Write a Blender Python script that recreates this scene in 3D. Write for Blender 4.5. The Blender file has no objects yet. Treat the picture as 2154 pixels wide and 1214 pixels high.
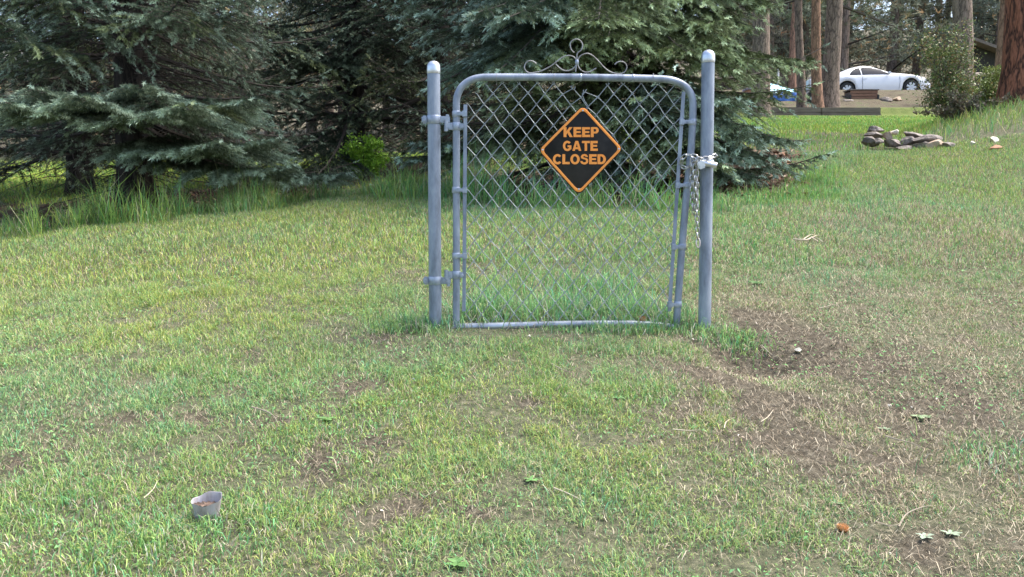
import bpy, bmesh, math, random
import numpy as np
from mathutils import Vector, Matrix, noise as mnoise

# ------------------------------------------------------------------ camera, world, sun, exposure
F = 1792.0; CX, CY = 1077.0, 607.0
EYE = Vector((0, 0, 1.5)); PITCH = math.radians(6.0)
CT, ST = math.cos(PITCH), math.sin(PITCH)
sc = bpy.context.scene
cam_d = bpy.data.cameras.new("camera"); cam = bpy.data.objects.new("camera", cam_d)
sc.collection.objects.link(cam); sc.camera = cam
cam_d.sensor_width = 36.0; cam_d.lens = F / 2154.0 * 36.0
cam_d.clip_start = 0.05; cam_d.clip_end = 2000
cam.location = EYE; cam.rotation_euler = (math.radians(90) - PITCH, 0, 0)

SUN_EL, SUN_AZ = math.radians(60), math.radians(75)      # azimuth measured from +Y towards +X
w = bpy.data.worlds.new("World"); sc.world = w; w.use_nodes = True
nt = w.node_tree; bg = nt.nodes["Background"]
sky = nt.nodes.new("ShaderNodeTexSky"); sky.sky_type = 'NISHITA'; sky.sun_disc = False
sky.sun_elevation = SUN_EL; sky.sun_rotation = SUN_AZ
sky.air_density = 1.0; sky.dust_density = 3.0; sky.ozone_density = 1.0
nt.links.new(sky.outputs[0], bg.inputs[0]); bg.inputs[1].default_value = 0.125
sd = bpy.data.lights.new("sun", 'SUN'); so = bpy.data.objects.new("sun", sd); sc.collection.objects.link(so)
sd.energy = 2.1; sd.angle = math.radians(25); sd.color = (1.0, 0.95, 0.86)
sdir = Vector((math.sin(SUN_AZ) * math.cos(SUN_EL), math.cos(SUN_AZ) * math.cos(SUN_EL), math.sin(SUN_EL)))
so.rotation_euler = sdir.to_track_quat('Z', 'Y').to_euler()
sc.view_settings.view_transform = 'Standard'; sc.view_settings.look = 'None'
sc.view_settings.gamma = 1; sc.view_settings.use_curve_mapping = False
sc.view_settings.exposure = 1.80
sc.render.engine = 'CYCLES'
sc.cycles.max_bounces = 5; sc.cycles.diffuse_bounces = 3; sc.cycles.glossy_bounces = 2
sc.cycles.transmission_bounces = 2; sc.cycles.transparent_max_bounces = 4
sc.cycles.use_denoising = True

rng = np.random.default_rng(7); random.seed(7)

# ------------------------------------------------------------------ geometry helpers
def P(px, py, Y):
    """world point seen at photo pixel (px,py) at depth Y"""
    u = (px - CX) / F; v = (CY - py) / F
    dy = CT + v * ST; dz = -ST + v * CT
    return Vector((u / dy * Y, Y, EYE.z + dz / dy * Y))

def hash2(ix, iy, s):
    a = (ix.astype(np.int64) * 374761393 + iy.astype(np.int64) * 668265263 + s * 1442695041) & 0xffffffff
    a = ((a ^ (a >> 13)) * 1274126177) & 0xffffffff
    return ((a ^ (a >> 16)) & 0xffff) / 65535.0
def vnoise(x, y, s=0):
    x = np.asarray(x, float); y = np.asarray(y, float)
    ix = np.floor(x); iy = np.floor(y); fx = x - ix; fy = y - iy
    fx = fx * fx * (3 - 2 * fx); fy = fy * fy * (3 - 2 * fy)
    a = hash2(ix, iy, s); b = hash2(ix + 1, iy, s); c = hash2(ix, iy + 1, s); d = hash2(ix + 1, iy + 1, s)
    return (a * (1 - fx) + b * fx) * (1 - fy) + (c * (1 - fx) + d * fx) * fy
def fbm(x, y, s=0, o=4):
    t = 0; a = .5; n = 0
    for i in range(o):
        t = t + a * vnoise(x * 2 ** i, y * 2 ** i, s + i); n += a; a *= .5
    return t / n
def sstep(a, b, x):
    t = np.clip((x - a) / (b - a), 0, 1); return t * t * (3 - 2 * t)

RD = [-40, 0, 4.17, 7.1, 9.5, 15, 20, 22.85, 23.05, 27, 29, 31, 36, 50, 80, 140, 260]
RZ = [-5, -1.5, -.62, -.03, .5, 1.2, 1.8, 2.2, 2.42, 2.85, 3.5, 3.9, 4.1, 5.5, 10.5, 24, 50]
LD = [-40, 0, 4.17, 6.5, 7.5, 9.5, 15, 20, 30, 50, 80, 140, 260]
LZ = [-5, -1.5, -.62, -.12, .0, .18, .75, 1.0, 1.9, 3.8, 8, 20, 45]
def H(x, y):
    x = np.asarray(x, float); y = np.asarray(y, float)
    t = sstep(.4, 3.2, x)
    def prof(D, Z):
        return (np.interp(y, D, Z) * .5 + np.interp(y - .25, D, Z) * .25 + np.interp(y + .25, D, Z) * .25)
    z = prof(LD, LZ) * (1 - t) + (np.where((y > 21) & (y < 25), np.interp(y, RD, RZ), prof(RD, RZ))) * t
    z = z + .07 * np.minimum(0, x + .5) * sstep(1.5, 6, y) * (1 - sstep(10, 30, y))
    bank = sstep(0, 2.6, x - 3.5 - (y - 9.5) * .56) * sstep(7.0, 12.5, y) * (1 - sstep(20, 27, y))
    z = z + .55 * bank
    near = 1 - sstep(12, 30, y)
    z = z + near * (.05 * (fbm(x * .9, y * .9, 3) - .5) + .022 * (fbm(x * 5, y * 5, 9) - .5))
    # dug hollow at the foot of the right-hand post
    z = z - .11 * np.exp(-(((x - 1.12) / .22) ** 2 + ((y - 3.78) / .17) ** 2)) 
    z = z - .012 * np.exp(-(((x - 0.1) / 1.0) ** 2 + ((y - 4.12) / .12) ** 2))
    return z + 1.5
def h1(x, y): return float(H(np.array([x]), np.array([y]))[0])
def G(px, py, y0=1.2, y1=60):
    """ground point seen at photo pixel"""
    ys = np.exp(np.linspace(math.log(y0), math.log(y1), 1500))
    u = (px - CX) / F; v = (CY - py) / F; dy = CT + v * ST; dz = -ST + v * CT
    xs = u / dy * ys; zs = EYE.z + dz / dy * ys; hs = H(xs, ys)
    k = np.argmax(zs < hs) if (zs < hs).any() else len(ys) - 1
    return Vector((xs[k], ys[k], hs[k]))

BLOBS = [(1610,735,115,60,1.8),(1500,800,130,38,.85),(1600,850,150,45,.75),(1650,930,170,40,.62),(1800,960,220,60,.5),
 (1750,1020,240,50,.5),(1950,900,200,80,.4),(1900,760,150,55,.4),(340,885,85,16,.95),(160,940,60,40,.8),(30,975,40,20,.7),
 (850,1070,80,32,.9),(1010,1088,45,18,.9),(740,825,70,20,.75),(1190,785,55,13,.75),(1120,850,45,12,.6),(1340,868,100,18,.65),
 (1500,1050,60,18,.7),(800,720,55,18,.7),(700,980,140,45,.5),(2000,1150,180,50,.5),(1560,665,70,14,.6),(600,885,50,14,.6),
 (1800,1120,150,40,.4),(250,760,60,12,.35),(1250,700,120,10,.4),(980,705,60,10,.4),(1180,688,240,7,.8),(1430,683,60,6,.7),(900,690,40,8,.7),(1500,688,50,8,.8),(1745,284,80,12,1.1),(1700,262,40,6,.7),(1700,300,60,8,.8),(1750,640,120,20,.45),(2050,1020,90,40,.4),(1420,930,60,16,.5)]
BW = []
for (a, b, c, d, e) in BLOBS:
    g = G(a, b); g1 = G(a, b - d); g2 = G(a, b + d)
    BW.append((g.x, g.y, c * g.y / F, max(.03, (g1.y - g2.y) / 2), e))
def dirtmask(x, y):
    x = np.asarray(x, float); y = np.asarray(y, float)
    m = np.zeros_like(x)
    for (cx, cy, rx, ry, s) in BW:
        m = np.maximum(m, s * np.exp(-(((x - cx) / rx) ** 2 + ((y - cy) / ry) ** 2) * .7))
    n = fbm(x * 6, y * 6, 21); n2 = fbm(x * 2.0, y * 2.0, 31)
    right = sstep(.6, 2.0, x) * (1 - sstep(4.2, 5.2, y)) * .36
    m = m + right + .10 * (1 - sstep(3.2, 4.5, y))
    return np.clip(sstep(.18, .98, m + (n - .5) * 1.5 + (n2 - .5) * .6), 0, 1)

TREES = {}     # name -> (x,y)
SP = [(-4.05, 9.3, 2.3), (.95, 9.1, 2.35), (-2.3, 12.6, 2.3), (-8.1, 9.8, 2.4), (3.0, 12.8, 1.6)]
def litter(x, y):
    m = np.zeros_like(np.asarray(x, float))
    for (cx, cy, r) in SP[:4]:
        d = np.sqrt((x - cx) ** 2 + ((y - cy)) ** 2)
        m = np.maximum(m, 1 - sstep(r * .75, r * 1.05, d + (fbm(x * 3, y * 3, 5) - .5) * .8))
    return m

# ------------------------------------------------------------------ mesh builder
class MB:
    def __init__(s): s.v = []; s.f = []; s.n = 0; s.mi = []
    def add(s, vs, fs, mi=0):
        s.v.extend([tuple(p) for p in vs]); s.f.extend([tuple(i + s.n for i in f) for f in fs])
        s.mi.extend([mi] * len(fs)); s.n += len(vs); return s
    def box(s, lo, hi, M=None, mi=0, bev=0):
        x0, y0, z0 = lo; x1, y1, z1 = hi
        if bev:
            bm = bmesh.new(); bmesh.ops.create_cube(bm, size=1)
            for v in bm.verts: v.co = Vector(((x0 + x1) / 2 + v.co.x * (x1 - x0), (y0 + y1) / 2 + v.co.y * (y1 - y0), (z0 + z1) / 2 + v.co.z * (z1 - z0)))
            bmesh.ops.bevel(bm, geom=bm.edges[:], offset=bev, segments=2, affect='EDGES')
            bm.verts.index_update()
            vs = [v.co.copy() for v in bm.verts]; fs = [[v.index for v in f.verts] for f in bm.faces]; bm.free()
        else:
            vs = [Vector(p) for p in [(x0,y0,z0),(x1,y0,z0),(x1,y1,z0),(x0,y1,z0),(x0,y0,z1),(x1,y0,z1),(x1,y1,z1),(x0,y1,z1)]]
            fs = [(0,3,2,1),(4,5,6,7),(0,1,5,4),(1,2,6,5),(2,3,7,6),(3,0,4,7)]
        if M is not None: vs = [M @ v for v in vs]
        return s.add(vs, fs, mi)
    def tube(s, pts, r, n=8, cap=True, mi=0, flat=1.0):
        pts = [Vector(p) for p in pts]; m = len(pts)
        rs = r if hasattr(r, '__len__') else [r] * m
        T = []
        for i in range(m):
            t = pts[min(i + 1, m - 1)] - pts[max(i - 1, 0)]
            T.append(t.normalized() if t.length > 1e-9 else Vector((0, 0, 1)))
        up = Vector((0, 1, 0)) if abs(T[0].y) < .9 else Vector((1, 0, 0))
        a = (up - T[0] * up.dot(T[0])).normalized()
        vs = []
        for i in range(m):
            a = (a - T[i] * a.dot(T[i]))
            a = a.normalized() if a.length > 1e-6 else T[i].orthogonal().normalized()
            b = T[i].cross(a)
            for k in range(n):
                th = 2 * math.pi * k / n
                vs.append(pts[i] + a * (math.cos(th) * rs[i] * flat) + b * (math.sin(th) * rs[i]))
        fs = [(i*n+k, i*n+(k+1)%n, (i+1)*n+(k+1)%n, (i+1)*n+k) for i in range(m-1) for k in range(n)]
        if cap: fs += [tuple(range(n))[::-1], tuple(range((m-1)*n, m*n))]
        return s.add(vs, fs, mi)
    def build(s, name, mats, parent=None, smooth=True):
        me = bpy.data.meshes.new(name); me.from_pydata(s.v, [], s.f)
        if not isinstance(mats, (list, tuple)): mats = [mats]
        for m in mats: me.materials.append(m)
        if len(mats) > 1: me.polygons.foreach_set('material_index', s.mi)
        bm = bmesh.new(); bm.from_mesh(me); bmesh.ops.recalc_face_normals(bm, faces=bm.faces); bm.to_mesh(me); bm.free()
        if smooth:
            me.polygons.foreach_set('use_smooth', [True] * len(me.polygons))
            me.set_sharp_from_angle(angle=math.radians(40))
        o = bpy.data.objects.new(name, me); sc.collection.objects.link(o)
        if parent is not None:
            o.parent = parent; o.matrix_parent_inverse = Matrix.Translation(-parent.location) if parent.type == 'EMPTY' and parent.rotation_euler.to_matrix().is_identity else parent.matrix_basis.inverted()
        return o

def np_mesh(name, V, faces_flat, loop_tot, mat, col=None, parent=None, smooth=False):
    """big mesh from arrays; col = per-vertex rgb"""
    me = bpy.data.meshes.new(name)
    me.vertices.add(len(V)); me.vertices.foreach_set('co', np.ascontiguousarray(V, np.float32).ravel())
    me.loops.add(len(faces_flat)); me.loops.foreach_set('vertex_index', faces_flat.astype(np.int32))
    nf = len(loop_tot); me.polygons.add(nf)
    ls = np.zeros(nf, np.int32); ls[1:] = np.cumsum(loop_tot)[:-1]
    me.polygons.foreach_set('loop_start', ls)
    me.update(calc_edges=True)
    if smooth: me.polygons.foreach_set('use_smooth', np.ones(nf, bool))
    if col is not None:
        a = me.color_attributes.new('Col', 'FLOAT_COLOR', 'POINT')
        c = np.ones((len(V), 4), np.float32); c[:, :3] = col; a.data.foreach_set('color', c.ravel())
    me.materials.append(mat)
    o = bpy.data.objects.new(name, me); sc.collection.objects.link(o)
    if parent is not None:
        o.parent = parent; o.matrix_parent_inverse = Matrix.Translation(-parent.location)
    return o

def tag(o, label=None, cat=None, group=None, kind=None):
    if label: o['label'] = label
    if cat: o['category'] = cat
    if group: o['group'] = group
    if kind: o['kind'] = kind
    return o
def empty(name, loc, label, cat, group=None):
    o = bpy.data.objects.new(name, None); o.location = loc; o.empty_display_size = .1
    sc.collection.objects.link(o); return tag(o, label, cat, group)
def smoothpath(pts, k=5):
    pts = [Vector(p) for p in pts]; out = []
    for i in range(len(pts) - 1):
        p0 = pts[max(i-1, 0)]; p1 = pts[i]; p2 = pts[i+1]; p3 = pts[min(i+2, len(pts)-1)]
        for j in range(k):
            t = j / k
            out.append(.5 * ((2*p1) + (p2-p0)*t + (2*p0-5*p1+4*p2-p3)*t*t + (3*p1-p0-3*p2+p3)*t**3))
    out.append(pts[-1]); return out

# ------------------------------------------------------------------ materials
def newmat(name):
    m = bpy.data.materials.new(name); m.use_nodes = True; return m, m.node_tree, m.node_tree.nodes['Principled BSDF']
def noisy(name, cols, scale=8, rough=.7, metal=0, bump=.3, bscale=40, bdist=.01, stretch=(1,1,1), detail=6, coat=0, spec=.5):
    m, t, b = newmat(name); N = t.nodes; L = t.links
    tc = N.new('ShaderNodeTexCoord'); mp = N.new('ShaderNodeMapping'); mp.inputs['Scale'].default_value = stretch
    L.new(tc.outputs['Object'], mp.inputs[0])
    n = N.new('ShaderNodeTexNoise'); n.inputs['Scale'].default_value = scale; n.inputs['Detail'].default_value = detail; n.inputs['Roughness'].default_value = .65
    L.new(mp.outputs[0], n.inputs['Vector'])
    r = N.new('ShaderNodeValToRGB'); L.new(n.outputs['Fac'], r.inputs[0])
    e = r.color_ramp.elements; e[0].position = .3; e[1].position = .7
    e[0].color = (*cols[0], 1); e[1].color = (*cols[-1], 1)
    for i, c in enumerate(cols[1:-1]):
        q = e.new(.3 + .4 * (i + 1) / (len(cols) - 1)); q.color = (*c, 1)
    L.new(r.outputs[0], b.inputs['Base Color'])
    b.inputs['Roughness'].default_value = rough; b.inputs['Metallic'].default_value = metal
    b.inputs['Coat Weight'].default_value = coat; b.inputs['Specular IOR Level'].default_value = spec
    if bump:
        n2 = N.new('ShaderNodeTexNoise'); n2.inputs['Scale'].default_value = bscale; n2.inputs['Detail'].default_value = 5
        L.new(mp.outputs[0], n2.inputs['Vector'])
        bp = N.new('ShaderNodeBump'); bp.inputs['Strength'].default_value = bump; bp.inputs['Distance'].default_value = bdist
        L.new(n2.outputs['Fac'], bp.inputs['Height']); L.new(bp.outputs[0], b.inputs['Normal'])
    return m
def attrmat(name, rough=.6, spec=.3, trans=.0):
    m, t, b = newmat(name); a = t.nodes.new('ShaderNodeAttribute'); a.attribute_name = 'Col'
    t.links.new(a.outputs['Color'], b.inputs['Base Color']); b.inputs['Roughness'].default_value = rough
    b.inputs['Specular IOR Level'].default_value = spec
    if trans:
        tr = t.nodes.new('ShaderNodeBsdfTranslucent'); t.links.new(a.outputs['Color'], tr.inputs[0])
        mx = t.nodes.new('ShaderNodeMixShader'); mx.inputs[0].default_value = trans
        t.links.new(b.outputs[0], mx.inputs[1]); t.links.new(tr.outputs[0], mx.inputs[2])
        t.links.new(mx.outputs[0], t.nodes['Material Output'].inputs[0])
    return m
def bark(name, plate, fissure, scale=1.0, depth=.03):
    m, t, b = newmat(name); N = t.nodes; L = t.links
    tc = N.new('ShaderNodeTexCoord'); mp = N.new('ShaderNodeMapping'); mp.inputs['Scale'].default_value = (9*scale, 9*scale, 2.2*scale)
    L.new(tc.outputs['Object'], mp.inputs[0])
    nz = N.new('ShaderNodeTexNoise'); nz.inputs['Scale'].default_value = 1.5; L.new(mp.outputs[0], nz.inputs['Vector'])
    mx = N.new('ShaderNodeMixRGB'); mx.inputs[0].default_value = .62; L.new(mp.outputs[0], mx.inputs[1]); L.new(nz.outputs['Color'], mx.inputs[2])
    vo = N.new('ShaderNodeTexVoronoi'); vo.feature = 'DISTANCE_TO_EDGE'; L.new(mx.outputs[0], vo.inputs['Vector']); vo.inputs['Scale'].default_value = 1.2
    r = N.new('ShaderNodeValToRGB'); r.color_ramp.elements[0].position = .02; r.color_ramp.elements[1].position = .14
    r.color_ramp.elements[0].color = (*fissure, 1); r.color_ramp.elements[1].color = (*plate, 1); L.new(vo.outputs['Distance'], r.inputs[0])
    n2 = N.new('ShaderNodeTexNoise'); n2.inputs['Scale'].default_value = 3; n2.inputs['Detail'].default_value = 8; L.new(mp.outputs[0], n2.inputs['Vector'])
    r2 = N.new('ShaderNodeValToRGB'); r2.color_ramp.elements[0].position = .3; r2.color_ramp.elements[1].position = .75
    r2.color_ramp.elements[0].color = (.55, .55, .55, 1); r2.color_ramp.elements[1].color = (1.35, 1.3, 1.25, 1); L.new(n2.outputs['Fac'], r2.inputs[0])
    mu = N.new('ShaderNodeMixRGB'); mu.blend_type = 'MULTIPLY'; mu.inputs[0].default_value = 1
    L.new(r.outputs[0], mu.inputs[1]); L.new(r2.outputs[0], mu.inputs[2]); L.new(mu.outputs[0], b.inputs['Base Color'])
    ad = N.new('ShaderNodeMath'); ad.operation = 'MULTIPLY_ADD'; ad.inputs[1].default_value = .4
    L.new(n2.outputs['Fac'], ad.inputs[0]); L.new(vo.outputs['Distance'], ad.inputs[2])
    bp = N.new('ShaderNodeBump'); bp.inputs['Strength'].default_value = .9; bp.inputs['Distance'].default_value = depth
    L.new(ad.outputs[0], bp.inputs['Height']); L.new(bp.outputs[0], b.inputs['Normal']); b.inputs['Roughness'].default_value = .9
    b.inputs['Specular IOR Level'].default_value = .2
    return m

M_galv = noisy('galvanised_steel', [(.12,.14,.175),(.245,.28,.345),(.36,.40,.46)], 9, .5, .3, .15, 160, .002, stretch=(1.6, 1.6, .5))
M_galv2 = noisy('galvanised_fittings', [(.20,.23,.29),(.32,.36,.43),(.40,.44,.51)], 30, .42, .45, .15, 200, .002)
M_wire = noisy('galvanised_wire', [(.16,.18,.20),(.26,.29,.31),(.38,.41,.43)], 22, .5, .2, 0)
M_cap = noisy('aluminium_cap', [(.50,.52,.55),(.70,.72,.76)], 30, .3, .8, .1, 120, .002)
M_rod = noisy('weathered_rod', [(.14,.13,.12),(.28,.27,.27),(.40,.40,.40)], 25, .5, .5, 0)
M_rail = noisy('bare_zinc_rail', [(.16,.18,.20),(.34,.37,.41),(.50,.54,.57)], 9, .35, .6, .2, 90, .003)
M_black = noisy('sign_black', [(.008,.0075,.007),(.012,.011,.010),(.035,.032,.028)], 5, .45, 0, .05, 60, .001, spec=.18)
M_orange = noisy('sign_orange', [(.92,.30,.055),(.98,.37,.085)], 10, .45, 0, 0, spec=.2)
M_back = noisy('sign_metal_back', [(.35,.30,.22),(.5,.45,.35)], 10, .5, .3, 0)
M_bark_spruce = bark('spruce_bark', (.055,.046,.04), (.02,.017,.015), 2.2, .012)
M_bark_red = bark('red_pine_bark', (.34,.14,.085), (.09,.045,.033), 1.9, .03)
M_bark_or = bark('orange_pine_bark', (.36,.215,.15), (.17,.105,.075), 2.6, .012)
M_bark_gr = bark('grey_pine_bark', (.27,.21,.175), (.12,.095,.08), 2.6, .012)
M_needle = attrmat('spruce_needles', .75, .15, .12)
M_grass = attrmat('grass_blades', .75, .12, .25)
M_leaf = attrmat('leaves', .5, .35, .2)
M_litter = attrmat('litter', .8, .2, 0)
M_twig = noisy('dry_twig', [(.03,.025,.021),(.065,.052,.043)], 20, .9, 0, .3, 60, .004)
M_paletwig = noisy('pale_dry_twig', [(.42,.34,.24),(.60,.52,.40)], 20, .8, 0, .3, 60, .004)
M_bark_twig = noisy('grey_twig', [(.20,.165,.125),(.34,.29,.22)], 20, .9, 0, .3, 60, .004)

# ------------------------------------------------------------------ ground
def build_ground():
    us = np.concatenate([np.linspace(-4, -.8, 24)[:-1], np.linspace(-.8, .8, 300), np.linspace(.8, 4, 24)[1:]])
    ys = np.concatenate([np.linspace(-40, 1, 40)[:-1], np.arange(1, 9, .035), np.geomspace(9, 22.6, 60)[:-1], np.linspace(22.6, 23.4, 9)[:-1], np.geomspace(23.4, 260, 90)])
    U, Y = np.meshgrid(us, ys); X = U * (np.abs(Y) + 2)
    Z = H(X, Y); nr, nc = X.shape
    V = np.stack([X, Y, Z], -1).reshape(-1, 3)
    i = np.arange(nr - 1)[:, None] * nc + np.arange(nc - 1)[None]
    f = np.stack([i, i + 1, i + nc + 1, i + nc], -1).reshape(-1)
    m, t, b = newmat('lawn_soil'); N = t.nodes; L = t.links
    o = np_mesh('ground', V, f, np.full(len(f)//4, 4, np.int32), m, smooth=True); tag(o, kind='structure')
    for nm, fn in (('dirt', dirtmask), ('litter', litter)):
        a = o.data.attributes.new(nm, 'FLOAT', 'POINT'); a.data.foreach_set('value', fn(X.ravel(), Y.ravel()).astype(np.float32))
    tc = N.new('ShaderNodeTexCoord')
    def noi(s, d=6, r=.6):
        n = N.new('ShaderNodeTexNoise'); n.inputs['Scale'].default_value = s; n.inputs['Detail'].default_value = d; n.inputs['Roughness'].default_value = r
        L.new(tc.outputs['Object'], n.inputs['Vector']); return n
    def ramp(src, cols, lo=.3, hi=.7):
        r = N.new('ShaderNodeValToRGB'); L.new(src, r.inputs[0]); e = r.color_ramp.elements
        e[0].position = lo; e[1].position = hi; e[0].color = (*cols[0], 1); e[1].color = (*cols[-1], 1)
        for k, c in enumerate(cols[1:-1]):
            q = e.new(lo + (hi-lo) * (k+1) / (len(cols)-1)); q.color = (*c, 1)
        return r.outputs[0]
    n1 = noi(34, 8, .7); n2 = noi(3, 5); n3 = noi(160, 4)
    dirt = ramp(n1.outputs['Fac'], [(.042,.035,.024),(.098,.083,.060),(.185,.163,.122)])
    thatch = ramp(n1.outputs['Fac'], [(.048,.055,.034),(.115,.118,.07),(.20,.19,.125)])
    lit = ramp(n1.outputs['Fac'], [(.035,.024,.018),(.085,.055,.04),(.15,.10,.075)])
    far = ramp(n2.outputs['Fac'], [(.10,.15,.035),(.17,.20,.06)])
    def attr(n):
        a = N.new('ShaderNodeAttribute'); a.attribute_name = n; return a.outputs['Fac']
    def mix(f, a, bb):
        x = N.new('ShaderNodeMixRGB'); L.new(f, x.inputs[0]); L.new(a, x.inputs[1]); L.new(bb, x.inputs[2]); return x.outputs[0]
    sx = N.new('ShaderNodeSeparateXYZ'); L.new(tc.outputs['Object'], sx.inputs[0])
    mr = N.new('ShaderNodeMapRange'); mr.inputs['From Min'].default_value = 10; mr.inputs['From Max'].default_value = 15; L.new(sx.outputs['Y'], mr.inputs['Value'])
    mr2 = N.new('ShaderNodeMapRange'); mr2.inputs['From Min'].default_value = 22.7; mr2.inputs['From Max'].default_value = 24.5; L.new(sx.outputs['Y'], mr2.inputs['Value'])
    forest = ramp(n2.outputs['Fac'], [(.06,.05,.035),(.12,.10,.07),(.09,.11,.05)])
    c = mix(mr.outputs[0], thatch, far); c = mix(mr2.outputs[0], c, forest)
    c = mix(attr('dirt'), c, dirt); c = mix(attr('litter'), c, lit)
    L.new(c, b.inputs['Base Color']); b.inputs['Roughness'].default_value = .95; b.inputs['Specular IOR Level'].default_value = .15
    ad = N.new('ShaderNodeMath'); ad.operation = 'MULTIPLY_ADD'; ad.inputs[1].default_value = .25; L.new(n3.outputs['Fac'], ad.inputs[0]); L.new(n1.outputs['Fac'], ad.inputs[2])
    bp = N.new('ShaderNodeBump'); bp.inputs['Strength'].default_value = .8; bp.inputs['Distance'].default_value = .03
    L.new(ad.outputs[0], bp.inputs['Height']); L.new(bp.outputs[0], b.inputs['Normal'])
build_ground()

# ------------------------------------------------------------------ grass (numpy blades)
def blades(name, X, Y, Ht, W, lean, col, mat, label, cat='grass', Z=None, heading=None):
    n = len(X); Z = H(X, Y) - .004 if Z is None else Z
    a = rng.uniform(0, 2*np.pi, n) if heading is None else heading
    fa = a + rng.uniform(-1.2, 1.2, n) + np.pi/2
    dx, dy = np.cos(a), np.sin(a); wx, wy = np.cos(fa)*W/2, np.sin(fa)*W/2
    s1 = Ht*.55; h1_ = s1*np.cos(lean*.6); r1 = s1*np.sin(lean*.6)
    s2 = Ht*.45; l2 = np.minimum(lean*1.7, 1.75); h2 = h1_ + s2*np.cos(l2); r2 = r1 + s2*np.sin(l2)
    V = np.empty((n, 5, 3), np.float32)
    V[:, 0] = np.stack([X-wx, Y-wy, Z], 1); V[:, 1] = np.stack([X+wx, Y+wy, Z], 1)
    V[:, 2] = np.stack([X+dx*r1-wx*.8, Y+dy*r1-wy*.8, Z+h1_], 1); V[:, 3] = np.stack([X+dx*r1+wx*.8, Y+dy*r1+wy*.8, Z+h1_], 1)
    V[:, 4] = np.stack([X+dx*r2, Y+dy*r2, Z+h2], 1)
    b = (np.arange(n)*5)[:, None]
    f = np.concatenate([b+0, b+1, b+3, b+2, b+2, b+3, b+4], 1).ravel()
    lt = np.tile(np.array([4, 3], np.int32), n)
    o = np_mesh(name, V.reshape(-1, 3), f, lt, mat, np.repeat(col, 5, 0))
    tag(o, label, cat, kind='stuff'); return o

def inview(x, y, m=.9):
    return np.abs(x) < .615*y + m
GREEN = np.array([(.17,.33,.10),(.25,.38,.115),(.135,.33,.15),(.31,.39,.135),(.125,.23,.085)])
STRAW = np.array([(.43,.36,.25),(.52,.45,.33),(.31,.24,.17)])
def grasscol(x, y, straw=.15):
    n = len(x); c = GREEN[rng.integers(0, len(GREEN), n)].copy()
    # yellower lawn on the left and beyond, bluer near the gate
    ylw = np.clip(fbm(x*.7+3, y*.7, 41)*1.6-.5 + .65*sstep(0, -2.0, x)*sstep(3.3, 4.6, y) - .35*np.exp(-((x-.5)/1.2)**2)*sstep(3.9, 4.6, y), 0, 1)[:, None]
    c = c*(1-ylw) + c*np.array([1.38, 1.08, .9])*ylw
    blu = np.clip(fbm(x*1.6+9, y*1.6, 47)*2.2-.9, 0, 1)[:, None]
    c = c*(1-blu*.6) + c*np.array([.8, 1.0, 1.7])*blu*.6
    pale = rng.uniform(.75, 1.45, (n, 1)); c = c*pale
    s = rng.uniform(0, 1, n) < straw*(.5+1.4*fbm(x*2.5, y*2.5, 51))
    c[s] = STRAW[rng.integers(0, 3, s.sum())]*rng.uniform(.7, 1.25, (s.sum(), 1)); return c
def scatter(n, y0, y1, m=.9, power=1.0):
    y = y0 + (y1-y0)*rng.uniform(0, 1, n)**power; x = rng.uniform(-1, 1, n)*(.615*y1+m)
    k = inview(x, y, m); return x[k], y[k]
def lawn():
    # near lawn
    x, y = scatter(820000, 1.5, 5.2, .7)
    d = dirtmask(x, y); k = rng.uniform(0, 1, len(x)) > d*1.02; x, y, d = x[k], y[k], d[k]
    tuft = fbm(x*7, y*7, 61); k = rng.uniform(0, 1, len(x)) < .10+3.0*tuft**2.4; x, y, d, tuft = x[k], y[k], d[k], tuft[k]
    n = len(x); Ht = (.010+.056*tuft*rng.uniform(.25, 1.45, n)); Ht *= 1-.4*sstep(.5, 1.6, x)*(1-sstep(4.2, 5, y))
    Ht *= 1-.72*sstep(-.36, -.26, x)*(1-sstep(.35, .6, x))*sstep(3.93, 4.03, y)*(1-sstep(4.16, 4.22, y))
    W = rng.uniform(.0013, .0034, n); lean = rng.uniform(.3, 1.5, n)
    st = .14+.34*sstep(.4, 1.4, x)*(1-sstep(4.4, 5.5, y))
    blades('lawn_grass', x, y, Ht, W, lean, grasscol(x, y, st), M_grass, 'short patchy lawn grass in the foreground')
    # mid lawn
    x, y = scatter(330000, 5.2, 9.5, .8)
    k = (litter(x, y) < rng.uniform(.15, .9, len(x))) & (rng.uniform(0, 1, len(x)) > dirtmask(x, y)); x, y = x[k], y[k]
    n = len(x); tuft = fbm(x*4, y*4, 63); Ht = .03+.06*tuft*rng.uniform(.5, 1.3, n); W = rng.uniform(.003, .0055, n)
    blades('mid_lawn_grass', x, y, Ht, W, rng.uniform(.2, 1.35, n), grasscol(x, y, .17+.25*sstep(1.2, 2.5, x)*(1-sstep(6, 7.5, y))), M_grass, 'lawn grass rising behind the gate')
    # far lawn
    x, y = scatter(230000, 9.5, 22.4, 1.5, .8)
    k = (litter(x, y) < .5) & (dirtmask(x, y)*.8 < rng.uniform(0, 1, len(x))); x, y = x[k], y[k]; n = len(x)
    bank = sstep(0, 2, x-3.5-(y-9.5)*.56)*(1-sstep(20, 24, y))
    Ht = (.05+.05*rng.uniform(0, 1, n))*(1+2.2*bank*fbm(x*2, y*2, 7))*(1-.6*sstep(17, 22, y)*sstep(3, 5, x)); W = rng.uniform(.006, .013, n)*(y/14)
    c = grasscol(x, y, .12)*np.array([1.12, 1.14, .75])
    k2 = bank > .5; c[k2] *= np.array([.8, .8, 1.1])
    blades('far_lawn_grass', x, y, Ht, W, rng.uniform(.1, 1.1, n), c, M_grass, 'bright lawn grass beyond the spruces')
lawn()

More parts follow.
